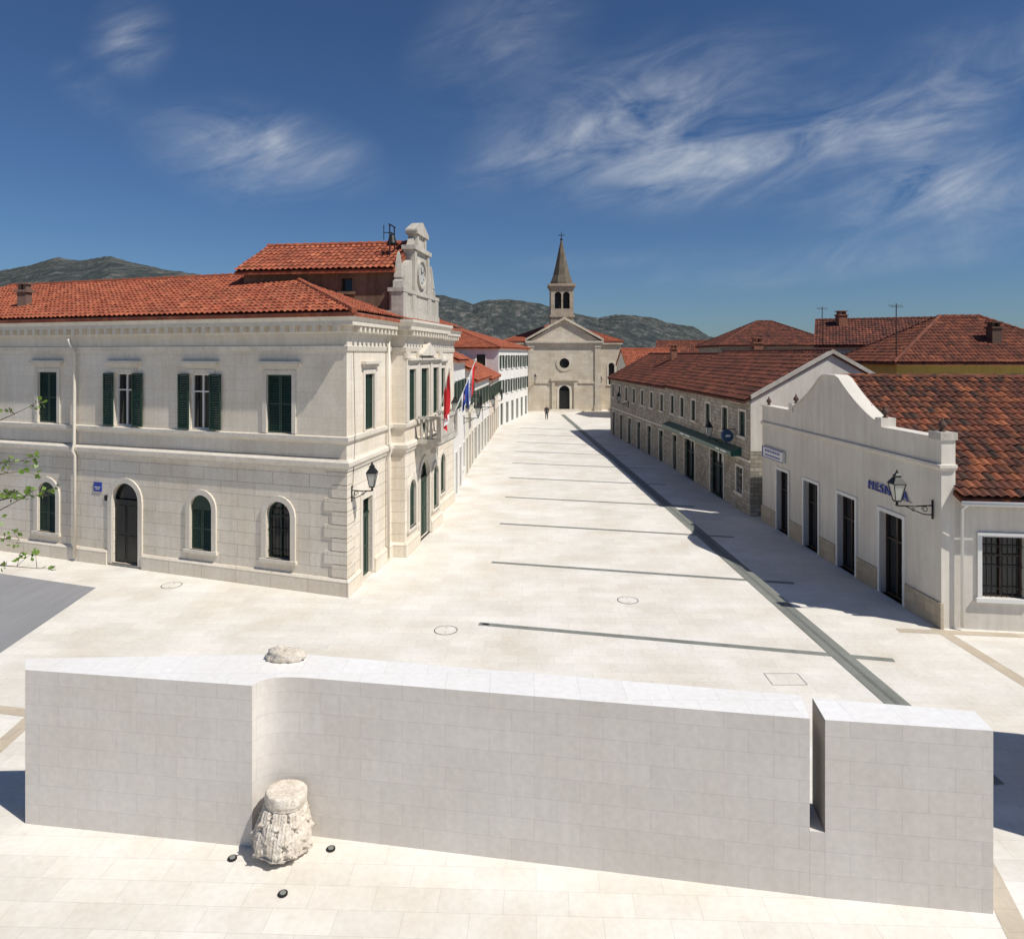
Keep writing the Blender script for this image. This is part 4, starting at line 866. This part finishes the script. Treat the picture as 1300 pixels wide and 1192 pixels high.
Rr=[.13,.12,.14,.055,.085,.085,.06,.045,.03,.06,.045,.03,.085,.058,.04,.035,.085,.058,.04,.035]
for hx,hv in ((.24,8),(-.23,11)):
    b=Vector(V[hv]); 
    for f in range(5):
        i=len(V); dx=(f-2)*.018; l=[.05,.075,.08,.075,.06][f]; V.append((b.x+dx,b.y-.01 -(.03 if f==0 else 0),b.z-.06)); V.append((b.x+dx,b.y-.02-(.03 if f==0 else 0),b.z-.07-l)); Ed+=[(hv,i),(i,i+1)]; Rr+=[.011,.008]
skinmesh('body',V,Ed,Rr,SKIN,pe,(0,0,0))
Vj=[(0,0,.88),(0,0,1.15),(0,0,1.40),(0,0,1.49),(.17,0,1.40),(.24,.05,1.13),(.24,-.06,.93),(-.17,0,1.40),(-.24,-.05,1.13),(-.23,-.15,.95)]
skinmesh('jacket',Vj,[(0,1),(1,2),(2,3),(2,4),(4,5),(5,6),(2,7),(7,8),(8,9)],[.165,.15,.17,.075,.08,.062,.048,.08,.062,.048],CLO,pe,(0,0,0))
Vt=[(0,0,.95),(.09,0,.88),(.10,-.14,.50),(.10,-.12,.10),(-.09,0,.88),(-.10,.06,.50),(-.10,.25,.13)]
skinmesh('trousers',Vt,[(0,1),(1,2),(2,3),(0,4),(4,5),(5,6)],[.15,.10,.075,.06,.10,.075,.06],CLO,pe,(0,0,0))
skinmesh('hair',[(0,.015,1.70),(0,.02,1.76)],[(0,1)],[.095,.08],HAIR,pe,(0,0,0))
for x,y in ((.10,-.20),(-.10,.20)):
    m=MB(); m.wbox(px_+x-.045,px_+x+.045,py_+y-.14,py_+y+.1,.003,.08); m.build('shoe',CLO,pe)
# ================================================================== SKY, SUN, CAMERA
w=bpy.data.worlds.new('World'); bpy.context.scene.world=w; w.use_nodes=True; t=w.node_tree; bg=t.nodes['Background']
tosun=Vector((.85*.6,-.525*.6,.8)).normalized(); el=math.asin(tosun.z); az=math.atan2(tosun.x,tosun.y)
class WN(NT):
    def __init__(s): s.t=t; s.b=None
W_=WN(); sky=W_.n('ShaderNodeTexSky',sky_type='NISHITA',sun_disc=False,sun_elevation=el,sun_rotation=az,air_density=1.0,dust_density=.3,ozone_density=3.0)
tint=W_.mul(sky.outputs[0],(.54,.73,.98))
tc=W_.n('ShaderNodeTexCoord'); sp=W_.n('ShaderNodeSeparateXYZ'); W_.l(tc.outputs['Generated'],sp.inputs[0]); yy=W_.math('MAXIMUM',sp.outputs[1],.08)
a=W_.math('DIVIDE',sp.outputs[0],yy); b=W_.math('DIVIDE',sp.outputs[2],yy); cb=W_.n('ShaderNodeCombineXYZ'); W_.l(a,cb.inputs[0]); W_.l(b,cb.inputs[1])
def mapp(v,loc,rot,scl):
    s1=W_.n('ShaderNodeVectorMath',operation='SUBTRACT'); W_.l(v,s1.inputs[0]); s1.inputs[1].default_value=loc
    r=W_.n('ShaderNodeVectorRotate',rotation_type='Z_AXIS'); W_.l(s1.outputs[0],r.inputs[0]); r.inputs['Angle'].default_value=-rot
    s2=W_.n('ShaderNodeVectorMath',operation='MULTIPLY'); W_.l(r.outputs[0],s2.inputs[0]); s2.inputs[1].default_value=scl; return s2.outputs[0]
tot=None
for (px,py,rx,ry,an,st) in ((830,150,250,105,14,.9),(900,215,160,65,8,.75),(720,170,150,40,22,.5),(1090,168,230,50,14,.85),(1200,240,200,65,8,1.0),(1230,95,230,75,18,.5),(350,185,140,55,-14,.75),(255,195,110,55,-30,.45),(165,50,55,60,-40,.7),(110,115,55,30,-35,.3),(640,45,140,90,40,.4),(1100,325,320,32,6,.45),(340,238,80,24,0,.3),(790,330,170,16,3,.28)):
    v=mapp(cb.outputs[0],((px-650)/F,(450-py)/F,0),math.radians(an),(F/rx,F/ry,1)); ln=W_.n('ShaderNodeVectorMath',operation='LENGTH'); W_.l(v,ln.inputs[0])
    mr=W_.n('ShaderNodeMapRange',interpolation_type='SMOOTHSTEP'); W_.l(ln.outputs['Value'],mr.inputs[0]); mr.inputs[1].default_value=0; mr.inputs[2].default_value=1.25; mr.inputs[3].default_value=st; mr.inputs[4].default_value=0
    tot=mr.outputs[0] if tot is None else W_.math('ADD',tot,mr.outputs[0])
n1=W_.noise(mapp(cb.outputs[0],(0,0,0),math.radians(15),(3.0,9,1)),1.7,10,.60,1.1); n2=W_.noise(mapp(cb.outputs[0],(.3,.1,0),math.radians(35),(3,5,1)),1.5,8,.58,.8); n3=W_.noise(mapp(cb.outputs[0],(.1,.7,0),math.radians(26),(6,26,1)),1.5,8,.6,1.2)
cov=W_.math('MULTIPLY',W_.math('MULTIPLY',tot,W_.ramp(n1,[(.32,0.0),(.80,1.0)])),W_.ramp(n2,[(.28,.15),(.70,1.0)]))
cov=W_.math('MULTIPLY',cov,W_.ramp(n3,[(.25,.65),(.70,1.1)]))
cov=W_.math('MINIMUM',W_.math('MULTIPLY',cov,1.2),.72)
mx=W_.n('ShaderNodeMix',data_type='RGBA'); W_.l(cov,mx.inputs[0]); W_.l(tint,mx.inputs[6]); mx.inputs[7].default_value=(8.6,9.2,10.0,1)
W_.l(mx.outputs[2],bg.inputs[0]); bg.inputs[1].default_value=.068
sl=bpy.data.lights.new('sun','SUN'); sl.energy=4.7; sl.angle=math.radians(.5); sl.color=(1,.955,.88); so=bpy.data.objects.new('sun',sl); C.objects.link(so); so.rotation_euler=(-tosun).to_track_quat('-Z','Y').to_euler(); so.location=(20,-10,40)
cam=bpy.data.cameras.new('camera'); cam.sensor_width=36; cam.lens=F/1300*36; cam.shift_y=-146/1300; cam.clip_end=9000; cam.clip_start=.1
co=bpy.data.objects.new('camera',cam); C.objects.link(co); co.location=(0,0,CH); co.rotation_euler=(math.pi/2,0,0); bpy.context.scene.camera=co
vs=bpy.context.scene.view_settings; vs.view_transform='Standard'; vs.look='None'; vs.exposure=0
